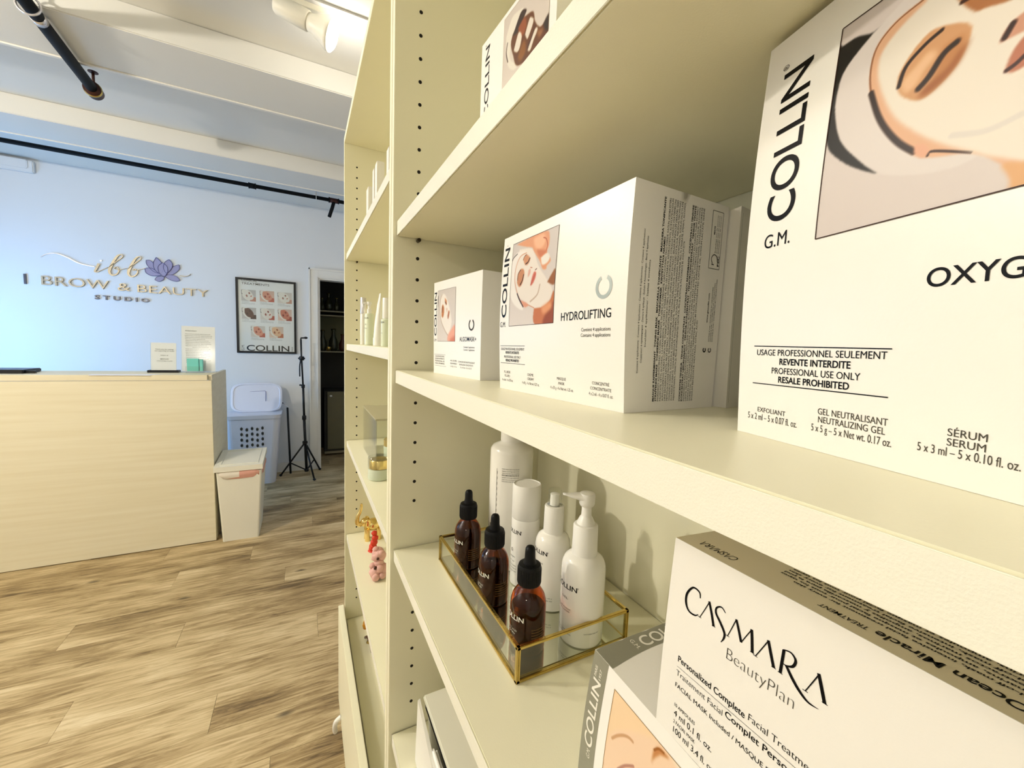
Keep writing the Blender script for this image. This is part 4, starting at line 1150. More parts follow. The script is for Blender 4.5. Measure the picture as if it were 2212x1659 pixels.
for k_, (hw, hd_, z_, ox) in enumerate(((.012, .011, 0, 0), (.012, .011, .020, 0), (.0127, .0115, .022, 0), (.0130, .0090, .06, .001), (.0125, .0050, .1, .003), (.0120, .0016, .122, .005), (.0120, .0014, .127, .0053))):
    for a in range(n):
        an = 2 * PI * a / n
        v.append((.165 + hd_ * math.cos(an) + ox * .5, 1.048 + hw * math.sin(an) - ox, zs + z_))
    if k_:
        for a in range(n):
            b = (a + 1) % n
            f.append(((k_ - 1) * n + a, (k_ - 1) * n + b, k_ * n + b, k_ * n + a))
f.append(tuple(range(n))); f.append(tuple(6 * n + a for a in range(n)))
pymesh('tube_body', v, f, 'wgloss', t, True)
lathe('cap', [(.0122, .0), (.0124, .0006), (.0124, .019), (.0122, .0196)], .165, 1.048, zs, 'wplast', t, 24)
adopt(t)
t = thing('capped_vial', 'clear bottle with tall white cap partly hidden by divider, second shelf of far bookcase', 'bottle', (.168, .955, zs))
lathe('bottle_body', [(.0115, 0), (.012, .001), (.012, .060), (.0085, .0625)], .168, .955, zs, 'green', t, 24)
lathe('cap', [(.0088, .0625), (.009, .0635), (.009, .107), (.0084, .1085)], .168, .955, zs, 'wplast', t, 24)
i = Ink(wrap(.168, .955, .012, zs, PI + .3)); i.text('COLLIN', -8, 8, 52, 3.4, 0, .01); i.rule(-6, 30, 4, 30, .5); i.build('brand_lettering', 'ink_g', t)
adopt(t)

za = 1.0541
t = thing('acrylic_case', 'clear acrylic display box with lid at far end of third shelf, far bookcase', 'case', (.22, 1.22, za))
ax0, ax1, ay0, ay1 = .165, .30, 1.08, 1.325
for nm, b_ in (('front_panel', (ax0, ax0 + .003, ay0, ay1, za, za + .128)), ('back_panel', (ax1 - .003, ax1, ay0, ay1, za, za + .128)), ('side_panel', (ax0 + .003, ax1 - .003, ay0, ay0 + .003, za, za + .128)), ('side_panel', (ax0 + .003, ax1 - .003, ay1 - .003, ay1, za, za + .128)), ('base', (ax0 + .003, ax1 - .003, ay0 + .003, ay1 - .003, za, za + .004))):
    box(nm, *b_, 'acryl', t)
box('lid', ax0 - .001, ax1 + .001, ay0 - .001, ay1 + .001, za + .1282, za + .1330, mat('tinted_acrylic', (186, 180, 150), .15, noise=.05), t, bev=.001)
adopt(t)
t = thing('cosmetic_jar', 'gold-lidded jar inside the clear acrylic display box', 'jar', (.235, 1.17, za + .0042))
lathe('jar_body', [(.030, 0), (.033, .002), (.034, .03), (.031, .034)], .235, 1.17, za + .0042, 'frost', t, 32)
lathe('lid', [(.033, .0342), (.034, .035), (.034, .052), (.032, .054)], .235, 1.17, za + .0042, 'gold_b', t, 32)
adopt(t)
t = thing('cosmetic_jar', 'frosted glass jar with polished gold lid at front of third shelf, far bookcase', 'jar', (.163, 1.005, za))
lathe('jar_body', [(.024, 0), (.0262, .0015), (.0268, .005), (.0265, .024), (.0255, .0265)], .163, 1.005, za, 'frost', t, 40)
lathe('glass_rim', [(.0268, .0265), (.0270, .028), (.0268, .0535), (.0255, .055), (.0250, .0535), (.0250, .028)], .163, 1.005, za, 'acryl', t, 40, cap=False)
lathe('lid', [(.0228, .0268), (.0235, .0275), (.0235, .047), (.0225, .0485), (.0003, .0487)], .163, 1.005, za, 'gold_b', t, 40)
adopt(t)

# gold elephant
ze = .7271
t = thing('elephant_figurine', 'shiny gold elephant figurine with raised trunk on fourth shelf of far bookcase', 'figurine', (.185, 1.37, ze))
ex, ey = .190, 1.372
ell('body', (ex + .014, ey, ze + .050), (.027, .020, .021), 'gold_b', t)
hd_ = ell('head', (ex - .014, ey, ze + .062), (.014, .013, .015), 'gold_b', t)
pts = spline([(ex - .022, ey, ze + .058), (ex - .036, ey, ze + .060), (ex - .036, ey, ze + .082), (ex - .028, ey, ze + .100), (ex - .024, ey, ze + .118), (ex - .025, ey, ze + .126)], 5)
tube('trunk', pts, [.008 - .0045 * q / (len(pts) - 1) for q in range(len(pts))], 'gold_b', t, 12)
for s_ in (-1, 1):
    ell('ear', (ex - .006, ey + s_ * .015, ze + .062), (.010, .003, .014), 'gold_b', t)
    tube('tusk', [(ex - .024, ey + s_ * .006, ze + .054), (ex - .034, ey + s_ * .007, ze + .050)], [.002, .001], 'gold_b', t, 8)
for (a, b) in ((-.006, -.010), (-.006, .010), (.030, -.010), (.030, .010)):
    lathe('leg', [(.0085, 0), (.0080, .006), (.0070, .02), (.0085, .04)], ex + a, ey + b, ze, 'gold_b', t, 16)
tube('tail', [(ex + .040, ey, ze + .058), (ex + .047, ey, ze + .045), (ex + .046, ey, ze + .032)], .0018, 'gold_b', t, 8)
adopt(t)
def blobs(name, lst, m, parent):
    bm = bmesh.new()
    for (c_, r_) in lst:
        ret = bmesh.ops.create_icosphere(bm, subdivisions=2, radius=r_)
        for v_ in ret['verts']:
            v_.co = v_.co * (1 + .10 * math.sin(v_.co.x * 900 + v_.co.y * 700)) + Vector(c_)
    o = bmobj(name, bm, m, parent, True)
    return o
t = thing('coral_ornament', 'bright red coral-like ornament beside the gold elephant', 'ornament', (.19, 1.29, ze))
blobs('branch_cluster', [((.190, 1.290, ze + .012), .0125), ((.193, 1.286, ze + .028), .011), ((.196, 1.284, ze + .043), .010), ((.194, 1.288, ze + .057), .009), ((.186, 1.284, ze + .009), .009)], 'coral', t)
lathe('foot', [(.014, 0), (.015, .001), (.012, .004)], .190, 1.288, ze, 'coral', t, 16)
adopt(t)
t = thing('rose_ornament', 'pale pink rose-shaped ornament stacked in folds on fourth shelf of far bookcase', 'ornament', (.183, 1.13, ze))
blobs('upper_bloom', [((.183, 1.140, ze + .066), .016), ((.176, 1.132, ze + .060), .013), ((.190, 1.130, ze + .062), .014), ((.183, 1.124, ze + .070), .011)], 'rose', t)
blobs('lower_bloom', [((.183, 1.136, ze + .020), .019), ((.174, 1.126, ze + .018), .017), ((.193, 1.126, ze + .022), .018), ((.184, 1.118, ze + .032), .012), ((.183, 1.130, ze + .043), .014), ((.168, 1.135, ze + .034), .010), ((.172, 1.112, ze + .012), .011), ((.190, 1.112, ze + .014), .010), ((.171, 1.145, ze + .016), .010), ((.176, 1.140, ze + .078), .009), ((.188, 1.120, ze + .074), .009)], 'rose', t)
blobs('dark_centre', [((.172, 1.116, ze + .036), .005), ((.178, 1.115, ze + .062), .004)], 'brown', t)
adopt(t)
zf = .4186
t = thing('amber_ornament', 'small orange resin ornament on bottom shelf of far bookcase', 'ornament', (.178, 1.36, zf))
blobs('resin_drop', [((.180, 1.365, zf + .012), .0115), ((.180, 1.360, zf + .026), .008)], 'orange', t)
lathe('foot', [(.008, 0), (.009, .001), (.006, .003)], .180, 1.364, zf, 'orange', t, 16)
adopt(t)
t = thing('hair_clip', 'dark brown and gold clip lying on bottom shelf of far bookcase', 'clip', (.175, 1.27, zf))
tube('upper_jaw', spline([(.172, 1.31, zf + .006), (.176, 1.285, zf + .022), (.180, 1.26, zf + .018), (.182, 1.235, zf + .005)], 5), .0045, 'brown', t, 10)
tube('lower_jaw', spline([(.180, 1.305, zf + .005), (.184, 1.28, zf + .008), (.188, 1.255, zf + .006), (.188, 1.235, zf + .005)], 5), .0045, 'brown', t, 10)
tube('gold_spring', [(.174, 1.28, zf + .010), (.182, 1.27, zf + .012)], .005, 'gold_b', t, 10)
adopt(t)

# ================================================================ RECEPTION DESK AND ITS THINGS
t = thing('reception_desk', 'long pale wood reception desk in front of the lettered blue wall', 'desk', (-1.6, 3.4, 0))
DX = -.540
DZT = 1.132
box('front_panel', XL + .25, DX - .0, 3.262, 3.282, .004, DZT - .036, 'desk', t, bev=.001)
box('counter_top', XL + .25, DX - .022, 3.262, 3.62, DZT - .034, DZT, 'desk', t, bev=.0015)
box('side_panel', DX - .020, DX, 3.284, 3.83, .004, DZT, 'desk', t, bev=.001)
box('work_surface', XL + .25, DX - .022, 3.40, 3.83, .72, .75, 'desk', t, bev=.001)
box('plinth', XL + .27, DX - .03, 3.285, 3.30, 0, .06, 'black', t)
adopt(t)
ZD = DZT + .0003

def sign(name, label, x0, x1, y, z1, lines, base=None):
    t = thing(name, label, 'sign', ((x0 + x1) / 2, y, ZD))
    hgt = z1 - ZD
    tilt = .10
    def fn(u, v, lift):
        return Vector((x0 + .004 + u, y + .008 + v * tilt - lift, ZD + .008 + v))
    w_ = x1 - x0 - .008
    for nm, yo, dd, mt, gr in (('paper_insert', .010, .0008, 'paper', 0), ('acrylic_front', .0085, .0012, 'acryl', .003)):
        a0, a1 = x0 + .004 - gr, x1 - .004 + gr
        H = hgt - .012
        v = []
        for (zz, yy) in ((0, 0), (H, H * tilt)):
            for xx in (a0, a1):
                for dy_ in (0, dd):
                    v.append((xx, y + yo - (.0 if gr == 0 else .004) + yy + dy_, ZD + .008 + zz))
        pymesh(nm, v, [(0, 2, 6, 4), (1, 5, 7, 3), (0, 1, 3, 2), (4, 6, 7, 5), (0, 4, 5, 1), (2, 3, 7, 6)], mt, t)
    box('base_block' if base else 'acrylic_foot', x0 - (.012 if base else .004), x1 + (.012 if base else .004), y - .01, y + .05, ZD, ZD + (.016 if base else .006), base or 'acryl', t, bev=.001)
    i = Ink(fn)
    for (s_, a, b, z_, h_) in lines:
        i.text(s_, a, b, z_, h_, 0, 0.01, 0, .0006)
    i.build('lettering', 'ink_g', t)
    adopt(t)
ln = [('STUDIO POLICY', 20, 85, 275, 6)]
for k_, (a, b) in enumerate(((20, 160), (18, 170), (20, 168), (20, 130), (22, 150), (22, 160), (22, 165), (22, 140), (60, 150), (22, 160), (22, 150), (22, 120), (24, 155), (24, 160), (24, 135), (24, 150), (24, 160), (24, 100))):
    ln.append(('Please arrive on time for appointments and', a, b, 255 - 11.5 * k_, 4.2))
sign('counter_sign', 'tall white printed notice in acrylic holder on the reception desk', -.748, -.553, 3.50, 1.455, ln)
sign('counter_sign', 'short white card with black base on the reception desk, left of tall notice', -.905, -.765, 3.475, 1.335, [('Thank you for visiting', 22, 118, 145, 5), ('and supporting our studio', 20, 122, 134, 5), ('Follow us', 50, 90, 105, 5), ('@ibbstudio', 48, 92, 80, 6), ('review and tag us in posts', 30, 112, 68, 4)], base='black')
t = thing('card_holder', 'clear holder of teal business cards in front of the tall notice', 'holder', (-.67, 3.47, ZD))
box('card_stack', -.705, -.640, 3.455, 3.475, ZD + .012, ZD + .098, 'teal', t, bev=.001)
box('card_stack', -.636, -.618, 3.458, 3.478, ZD + .012, ZD + .092, 'teal', t, bev=.001)
box('holder_front', -.712, -.612, 3.448, 3.451, ZD, ZD + .045, 'acryl', t)
box('holder_base', -.712, -.612, 3.451, 3.49, ZD, ZD + .006, 'acryl', t)
adopt(t)
t = thing('tablet', 'flat black tablet lying at left end of the reception desk', 'tablet', (-1.6, 3.42, ZD))
box('tablet_body', -1.86, -1.44, 3.36, 3.55, ZD, ZD + .022, 'black', t, bev=.004)
box('cable_end', -1.475, -1.395, 3.38, 3.41, ZD, ZD + .016, 'black', t, bev=.006)
adopt(t)
v = []
for q in range(7):
    a = q / 6
    v += [(-1.13 + .0, 3.30 - .045 * a, ZD + .0012 - .003 * a * a), (-.80 - .05 * a, 3.30 - .045 * a, ZD + .0012 - .004 * a * a)]
v2 = [(p[0], p[1], p[2] + .0012) for p in v]
n = len(v)
f = [(2 * q, 2 * q + 1, 2 * q + 3, 2 * q + 2) for q in range(6)] + [(n + 2 * q, n + 2 * q + 2, n + 2 * q + 3, n + 2 * q + 1) for q in range(6)] + [(0, n, n + 1, 1), (12, 13, n + 13, n + 12)] + [(2 * q, 2 * q + 2, n + 2 * q + 2, n + 2 * q) for q in range(6)] + [(2 * q + 1, n + 2 * q + 1, n + 2 * q + 3, 2 * q + 3) for q in range(6)]
tag(pymesh('paper_sheet', v + v2, f, 'paper'), 'white paper sheet overhanging the front edge of the reception desk', 'paper')

# ================================================================ WASTE BIN, HAMPER, TRIPOD, ROD
def taper(name, b, tp, z0, z1, m, parent, r=.02, rt=None, n=5):
    """rounded tapered shell b/tp = (x0,x1,y0,y1)"""
    def ringp(q, z, rr):
        P = []
        for (cx, cy, a0) in ((q[1] - rr, q[3] - rr, 0), (q[0] + rr, q[3] - rr, 90), (q[0] + rr, q[2] + rr, 180), (q[1] - rr, q[2] + rr, 270)):
            for k_ in range(n + 1):
                a = math.radians(a0 + 90 * k_ / n)
                P.append((cx + rr * math.cos(a), cy + rr * math.sin(a), z))
        return P
    v = ringp(b, z0, r) + ringp(tp, z1, rt or r)
    k = len(v) // 2
    f = [(i_, (i_ + 1) % k, k + (i_ + 1) % k, k + i_) for i_ in range(k)]
    f += [tuple(reversed(range(k))), tuple(k + i_ for i_ in range(k))]
    return pymesh(name, v, f, m, parent, False)

t = thing('waste_bin', 'cream swing-lid waste bin with pink liner beside the reception desk', 'bin', (-.395, 3.39, 0))
taper('bin_body', (-.499, -.290, 3.222, 3.545), (-.522, -.262, 3.200, 3.560), 0, .485, 'bin', t, .012)
bm = bmesh.new()
v, f = [], []
n = 44
for q in range(n):
    a = 2 * PI * q / n
    def sq(c_, s_, p_=.28):
        return math.copysign(abs(c_) ** p_, c_), math.copysign(abs(s_) ** p_, s_)
    cx_, cy_ = sq(math.cos(a), math.sin(a))
    for (sc_, z_) in ((1.0, .492), (1.045, .478 + .006 * math.sin(q * 1.7)), (1.03, .455 + .012 * math.sin(q * 1.1 + 1)), (1.0, .447 + .010 * math.sin(q * .9))):
        v.append((-.392 + cx_ * .131 * sc_, 3.380 + cy_ * .181 * sc_, z_))
for q in range(n):
    r_ = (q + 1) % n
    for k_ in range(3):
        f.append((4 * q + k_, 4 * q + k_ + 1, 4 * r_ + k_ + 1, 4 * r_ + k_))
o = pymesh('bag_liner', v, f, 'wbag', t, True)
o.data.materials.append(M_['pink'])
for p_ in o.data.polygons:
    if p_.center.x > -.41 or (p_.index % 3 == 2 and p_.center.x > -.49):
        p_.material_index = 1
# lid: frame tilted up to the back
def lidq(x0, x1, y0, y1, za_, zb_, th, m, nm):
    v = [(x0, y0, za_), (x1, y0, za_), (x1, y1, zb_), (x0, y1, zb_)]
    v += [(a, b, c_ + th) for a, b, c_ in v]
    return pymesh(nm, v, [(0, 3, 2, 1), (4, 5, 6, 7), (0, 1, 5, 4), (1, 2, 6, 5), (2, 3, 7, 6), (3, 0, 4, 7)], m, t)
ld = lidq(-.5335, -.256, 3.19, 3.565, .493, .520, .034, 'bin', 'lid')
x0, x1, y0, y1 = -.505, -.284, 3.225, 3.535
def lz(y_):
    return .527 + (y_ - 3.19) / .375 * .027
v, f = [], []
for (ins, dz) in ((0, .0003), (0, .004), (.008, .004), (.008, .0003)):
    for (a, b) in ((x0 + ins, y0 + ins), (x1 - ins, y0 + ins), (x1 - ins, y1 - ins), (x0 + ins, y1 - ins)):
        v.append((a, b, lz(b) + dz))
for k_ in range(3):
    for q in range(4):
        r_ = (q + 1) % 4
        f.append((4 * k_ + q, 4 * k_ + r_, 4 * k_ + 4 + r_, 4 * k_ + 4 + q))
pymesh('lid_rim', v, f, 'bin', ld)
adopt(t)

t = thing('laundry_hamper', 'tall white laundry hamper with slotted front, lid open against the wall', 'hamper', (-.42, 4.55, 0))
taper('basket', (-.620, -.252, 4.42, 4.68), (-.645, -.205, 4.40, 4.70), 0, .640, 'hamper', t, .05, .05)
taper('rim', (-.652, -.197, 4.39, 4.71), (-.655, -.193, 4.385, 4.713), .634, .668, 'hamper', t, .055, .055)
for cx_ in range(5):
    for rz in range(5):
        xx = -.515 + cx_ * .0415
        zz = .545 - rz * .052 - (.010 if cx_ % 2 else 0)
        yy = 4.4195 - (zz / .64) * .02
        bm = bmesh.new()
        bx(bm, xx - .0095, xx + .0095, yy - .0012, yy + .004, zz - .018, zz + .018, bev=0)
        bmesh.ops.bevel(bm, geom=[e for e in bm.edges if abs((e.verts[0].co - e.verts[1].co).y) > .004], offset=.007, segments=2, affect='EDGES')
        bmobj('slot', bm, 'dark', t)  # dark plate on the basket front, coloured as shade in an opening
v, f = [], []
n = 40
for (sc_, dep) in ((1.0, 0), (1.02, .006), (1.0, .014), (.93, .016), (.90, .010)):
    for q in range(n):
        a = 2 * PI * q / n
        c_, s_ = math.cos(a), math.sin(a)
        xx = math.copysign(abs(c_) ** .45, c_) * .212 * sc_
        zz = math.copysign(abs(s_) ** .45, s_) * .135 * sc_
        v.append((-.408 + xx, 4.655 + .045 * (zz / .135) - dep, .805 + zz))
for k_ in range(4):
    for q in range(n):
        r_ = (q + 1) % n
        f.append((k_ * n + q, k_ * n + r_, (k_ + 1) * n + r_, (k_ + 1) * n + q))
f.append(tuple(range(n))); f.append(tuple(4 * n + q for q in range(n)))
ld = pymesh('lid', v, f, 'hamper', t)
tube('lid_groove', [(-.47, 4.648 + .018, .862), (-.34, 4.648 + .018, .866), (-.335, 4.648 + .012, .862), (-.335, 4.622, .77)], .0022, 'lilac_d', ld, 6)
adopt(t)

t = thing('light_stand', 'black tripod light stand in front of the doorway casing', 'tripod', (.0, 4.56, 0))
ctr = Vector((.010, 4.56, 0))
hub = Vector((.006, 4.56, .345)); low = Vector((.018, 4.56, .055))
tube('lower_pole', [low, (.0, 4.56, .62)], .013, 'black', t, 12)
tube('middle_pole', [(.001, 4.56, .60), (-.006, 4.56, .93)], .0105, 'black', t, 12)
tube('upper_pole', [(-.006, 4.56, .92), (-.018, 4.56, 1.22), (-.021, 4.56, 1.385)], .008, 'black', t, 12)
for nm, c_, r_, hh in (('leg_hub', hub, .024, .03), ('clamp_collar', Vector((.001, 4.56, .60)), .020, .045), ('clamp_collar', Vector((-.006, 4.56, .92)), .017, .035), ('clamp_collar', Vector((-.016, 4.56, 1.20)), .024, .04), ('base_collar', low, .020, .03)):
    lathe(nm, [(r_ * .8, -hh / 2), (r_, -hh / 3), (r_, hh / 3), (r_ * .8, hh / 2)], c_.x, c_.y, c_.z, 'black', t, 16)
for (fx, fy) in ((-.215, 4.610), (.085, 4.357), (.145, 4.70)):
    foot = Vector((fx, fy, .010))
    tube('leg', [hub, foot], .0085, 'black', t, 10)
    mid = hub.lerp(foot, .62)
    tube('brace', [low, mid], .0065, 'black', t, 8)
    ell('foot_cap', (fx, fy, .012), (.014, .014, .012), 'black', t)
for (c_, d_) in ((Vector((-.006, 4.56, .93)), Vector((-.032, -.01, .004))), (Vector((-.016, 4.56, 1.20)), Vector((-.030, -.01, 0))), (Vector((-.016, 4.56, 1.20)), Vector((.028, -.01, 0)))):
    tube('clamp_knob', [c_, c_ + d_], .008, 'black', t, 10)
tube('hanging_cable', spline([(-.024, 4.54, 1.19), (-.034, 4.54, 1.12), (-.034, 4.54, 1.02)], 4), .006, 'black', t, 8)
tube('mount_arm', [(-.021, 4.56, 1.385), (-.02, 4.56, 1.402), (.03, 4.55, 1.405)], .008, 'black', t, 10)
ell('mount_knob', (.022, 4.55, 1.405), (.018, .012, .012), 'black', t)
adopt(t)

t = thing('leaning_rod', 'short black rod leaning between the hamper and the tripod stand', 'rod', (-.137, 4.66, 0))
tube('rod', [(-.128, 4.64, .012), (-.150, 4.69, .690)], .010, 'black', t, 10)
tube('wire_hook', spline([(-.150, 4.69, .690), (-.165, 4.70, .715), (-.195, 4.71, .735)], 4), .003, 'silver', t, 8)
ell('hook_tip', (-.196, 4.71, .735), (.010, .008, .007), 'black', t)
adopt(t)

# ================================================================ POSTER
t = thing('framed_poster', 'black framed clinical treatments poster with eight small face photos', 'poster', (-.32, WY, 1.6))
px0, px1, pz0, pz1 = -.576, -.063, 1.237, 1.963
yf_ = WY - .022
for b_ in ((px0, px1, pz0, pz0 + .019), (px0, px1, pz1 - .019, pz1), (px0, px0 + .019, pz0 + .019, pz1 - .019), (px1 - .019, px1, pz0 + .019, pz1 - .019)):
    box('frame_bar', b_[0], b_[1], yf_, WY - .0005, b_[2], b_[3], 'black', t, bev=.001)
pr = box('poster_print', px0 + .019, px1 - .019, WY - .010, WY - .006, pz0 + .019, pz1 - .019, 'paper', t)
def PF(u, v, lift):
    return Vector((px0 + u, WY - .0103 - lift, pz0 + v))
def PFx(x_, z_):
    return ((x_ - px0) * 1000, (z_ - pz0) * 1000)
cells = [(-.531, 1.742, -.411, 1.852), (-.378, 1.748, -.255, 1.855), (-.226, 1.744, -.100, 1.853), (-.530, 1.570, -.411, 1.680), (-.376, 1.570, -.255, 1.683), (-.225, 1.570, -.102, 1.686), (-.458, 1.395, -.339, 1.505), (-.302, 1.395, -.179, 1.507)]
sty = [((205, 200, 202), (236, 230, 226), (200, 130, 110)), ((230, 190, 175), (222, 150, 125), (200, 90, 70)), ((226, 218, 214), (240, 236, 232), (205, 150, 130)), ((205, 200, 202), (96, 52, 40), (70, 30, 20)),
       ((226, 218, 214), (238, 228, 222), (190, 80, 60)), ((232, 200, 190), (214, 120, 96), (170, 60, 40)), ((226, 218, 214), (228, 150, 125), (200, 90, 70)), ((232, 205, 190), (236, 190, 150), (200, 110, 70))]
for (a, b, c_, d_), (bgc, face, neck) in zip(cells, sty):
    u0, v0 = PFx(a, b); u1, v1 = PFx(c_, d_)
    W_, H_ = u1 - u0, v1 - v0
    def q(pts):
        return [[u0 + W_ * x_, v0 + H_ * y_] for x_, y_ in pts]
    ops = [['p', neck, q([(.6, 0), (.62, .3), (1.02, .35), (1.02, -.02)]), 2], ['p', (238, 234, 230), q([(.02, .95), (.1, .4), (.35, .1), (.6, .1), (.5, .9), (.3, 1.0)]), 2],
           ['p', face, q([(.2, .9), (.2, .5), (.4, .2), (.7, .12), (.85, .35), (.7, .75), (.45, .95)]), 2.5],
           ['p', (neck[0] * .8, neck[1] * .7, neck[2] * .7), q([(.3, .5), (.36, .36), (.44, .42), (.38, .58)]), 2], ['p', (neck[0] * .8, neck[1] * .7, neck[2] * .7), q([(.48, .74), (.54, .62), (.62, .68), (.56, .8)]), 2],
           ['p', neck, q([(.6, .42), (.68, .38), (.74, .5), (.66, .52)]), 2], ['s', (30, 26, 26), q([(.02, .9), (.0, .75), (.06, .6)]), 3]]
    picture('treatment_photo', PF, u0, v0, u1, v1, 3.0, bgc, ops, pr, lift=.0002)
i = Ink(PF)
i.text('CLINICAL', 48, 180, 694, 17, 0, .004); i.text('TREATMENTS', 48, 280, 664, 20, 0, .006)
i.build('title_lettering', 'ink_g', pr)
i = Ink(PF); i.text('COLLIN', 80, 448, 22, 55, 0, .012); i.build('brand_lettering', 'ink', pr)
i = Ink(PF); i.text('G.M.', 24, 80, 60, 22, 90); i.text('PARIS', 24, 70, 480, 12, 90)
for (a, b, c_, d_) in cells:
    u0, v0 = PFx(a, b)
    for k_ in range(3):
        i.text(('OXYGEN PEEL', 'Anti-aging facial care treatment', 'purifying and hydrating mask')[k_], u0 + 2, u0 + (60 if k_ == 0 else 112), v0 - 10 - 9 * k_, 4.5)
i.build('caption_lettering', 'ink_g', pr)
box('glass_pane', px0 + .019, px1 - .019, WY - .0165, WY - .0150, pz0 + .019, pz1 - .019, 'glass', t)
adopt(t)

# ================================================================ WALL SIGN
t = thing('wall_sign', 'raised metallic lettering reading I BROW & BEAUTY STUDIO on the blue wall', 'sign', (-1.4, WY, 1.7))
def extr_text(s_, x0, x1, z0, hgt, m, off=0.0, dep=.012, nm='letter'):
    # one object for each letter
    widths = []
    co_, fs_ = text_geo(s_, off)
    full = (co_[:, 0].min(), co_[:, 0].max())
    pos = 0
    # connected letters by glyph: measure with prefix widths
    for ci, ch in enumerate(s_):
        if ch == ' ':
            continue
        pre = text_geo(s_[:ci] + ch, off)[0]
        g, gf = text_geo(ch, off)
        xr = pre[:, 0].max()
        xl = xr - (g[:, 0].max() - g[:, 0].min())
        P = g.copy()
        P[:, 0] = P[:, 0] - P[:, 0].min() + xl
        sx = (x1 - x0) / (full[1] - full[0])
        X_ = x0 + (P[:, 0] - full[0]) * sx
        Zz = z0 + P[:, 1] / CAPH * hgt
        nv = len(P)
        V_ = [(a, WY - dep, b) for a, b in zip(X_, Zz)] + [(a, WY - .0008, b) for a, b in zip(X_, Zz)]
        Fc = [tuple(q_) for q_ in gf] + [tuple(nv + k_ for k_ in reversed(q_)) for q_ in gf]
        cnt = {}
        for q_ in gf:
            for a, b in zip(q_, q_[1:] + q_[:1]):
                cnt[(a, b)] = cnt.get((a, b), 0) + 1
        for (a, b) in cnt:
            if (b, a) not in cnt:
                Fc.append((a, b, b + nv, a + nv))
        pymesh(nm, V_, Fc, m, t)
extr_text('I', -1.997, -1.984, 1.754, .078, 'signd', .01)
extr_text('BROW', -1.898, -1.487, 1.756, .074, 'signm', -.008)
extr_text('&', -1.432, -1.350, 1.754, .066, 'signm', -.006)
extr_text('BEAUTY', -1.300, -.792, 1.752, .066, 'signm', -.008)
extr_text('S T U D I O', -1.582, -1.224, 1.668, .034, 'signd', .02)
def ribbon(nm, pts, ws, m, dep=.010, n=8):
    q = spline([tuple(p) + (w_,) for p, w_ in zip(pts, ws)], n)
    V_, F_ = [], []
    for k_, c_ in enumerate(q):
        a, b = q[max(k_ - 1, 0)], q[min(k_ + 1, len(q) - 1)]
        d = np.array([b[0] - a[0], b[1] - a[1]]); d = d / max(1e-9, np.hypot(*d))
        nn = np.array([-d[1], d[0]]) * c_[2] / 2
        for s_ in (1, -1):
            for y_ in (WY - dep, WY - .0008):
                V_.append((c_[0] + s_ * nn[0], y_, c_[1] + s_ * nn[1]))
    K = len(q)
    for k_ in range(K - 1):
        a, b = 4 * k_, 4 * k_ + 4
        F_ += [(a, a + 2, b + 2, b), (a + 1, b + 1, b + 3, a + 3), (a, b, b + 1, a + 1), (a + 2, a + 3, b + 3, b + 2)]
    F_ += [(0, 1, 3, 2), (4 * K - 4, 4 * K - 2, 4 * K - 1, 4 * K - 3)]
    return pymesh(nm, V_, F_, m, t)
ribbon('script_swash', [(-1.894, 1.978), (-1.863, 2.003), (-1.807, 2.019), (-1.742, 1.998), (-1.686, 1.965), (-1.638, 1.948), (-1.572, 1.938)], [.002, .004, .005, .006, .006, .005, .004], 'silver')
ribbon('script_letter', [(-1.545, 1.968), (-1.560, 1.930), (-1.572, 1.900), (-1.556, 1.898), (-1.530, 1.916), (-1.488, 1.945)], [.016, .014, .012, .006, .004, .003], 'signm')
ribbon('script_dot', [(-1.532, 1.998), (-1.528, 1.990)], [.011, .011], 'silver')
ribbon('script_letter', [(-1.489, 1.937), (-1.430, 2.002), (-1.390, 2.045), (-1.398, 2.064), (-1.425, 2.045), (-1.458, 1.980), (-1.480, 1.915), (-1.466, 1.882), (-1.434, 1.893), (-1.417, 1.930), (-1.432, 1.955), (-1.448, 1.940), (-1.420, 1.931), (-1.364, 1.952)], [.003, .006, .006, .006, .013, .018, .018, .012, .010, .008, .006, .004, .004, .003], 'signm')
ribbon('script_letter', [(-1.365, 1.938), (-1.305, 2.004), (-1.268, 2.045), (-1.276, 2.063), (-1.304, 2.041), (-1.334, 1.980), (-1.356, 1.915), (-1.342, 1.884), (-1.313, 1.893), (-1.293, 1.930), (-1.311, 1.951), (-1.325, 1.937), (-1.290, 1.945), (-1.237, 1.968)], [.003, .006, .006, .006, .013, .018, .018, .012, .010, .008, .006, .004, .004, .003], 'signm')
ribbon('script_swash', [(-1.001, 1.931), (-.967, 1.923), (-.931, 1.939), (-.922, 1.954)], [.004, .004, .003, .002], 'signm')
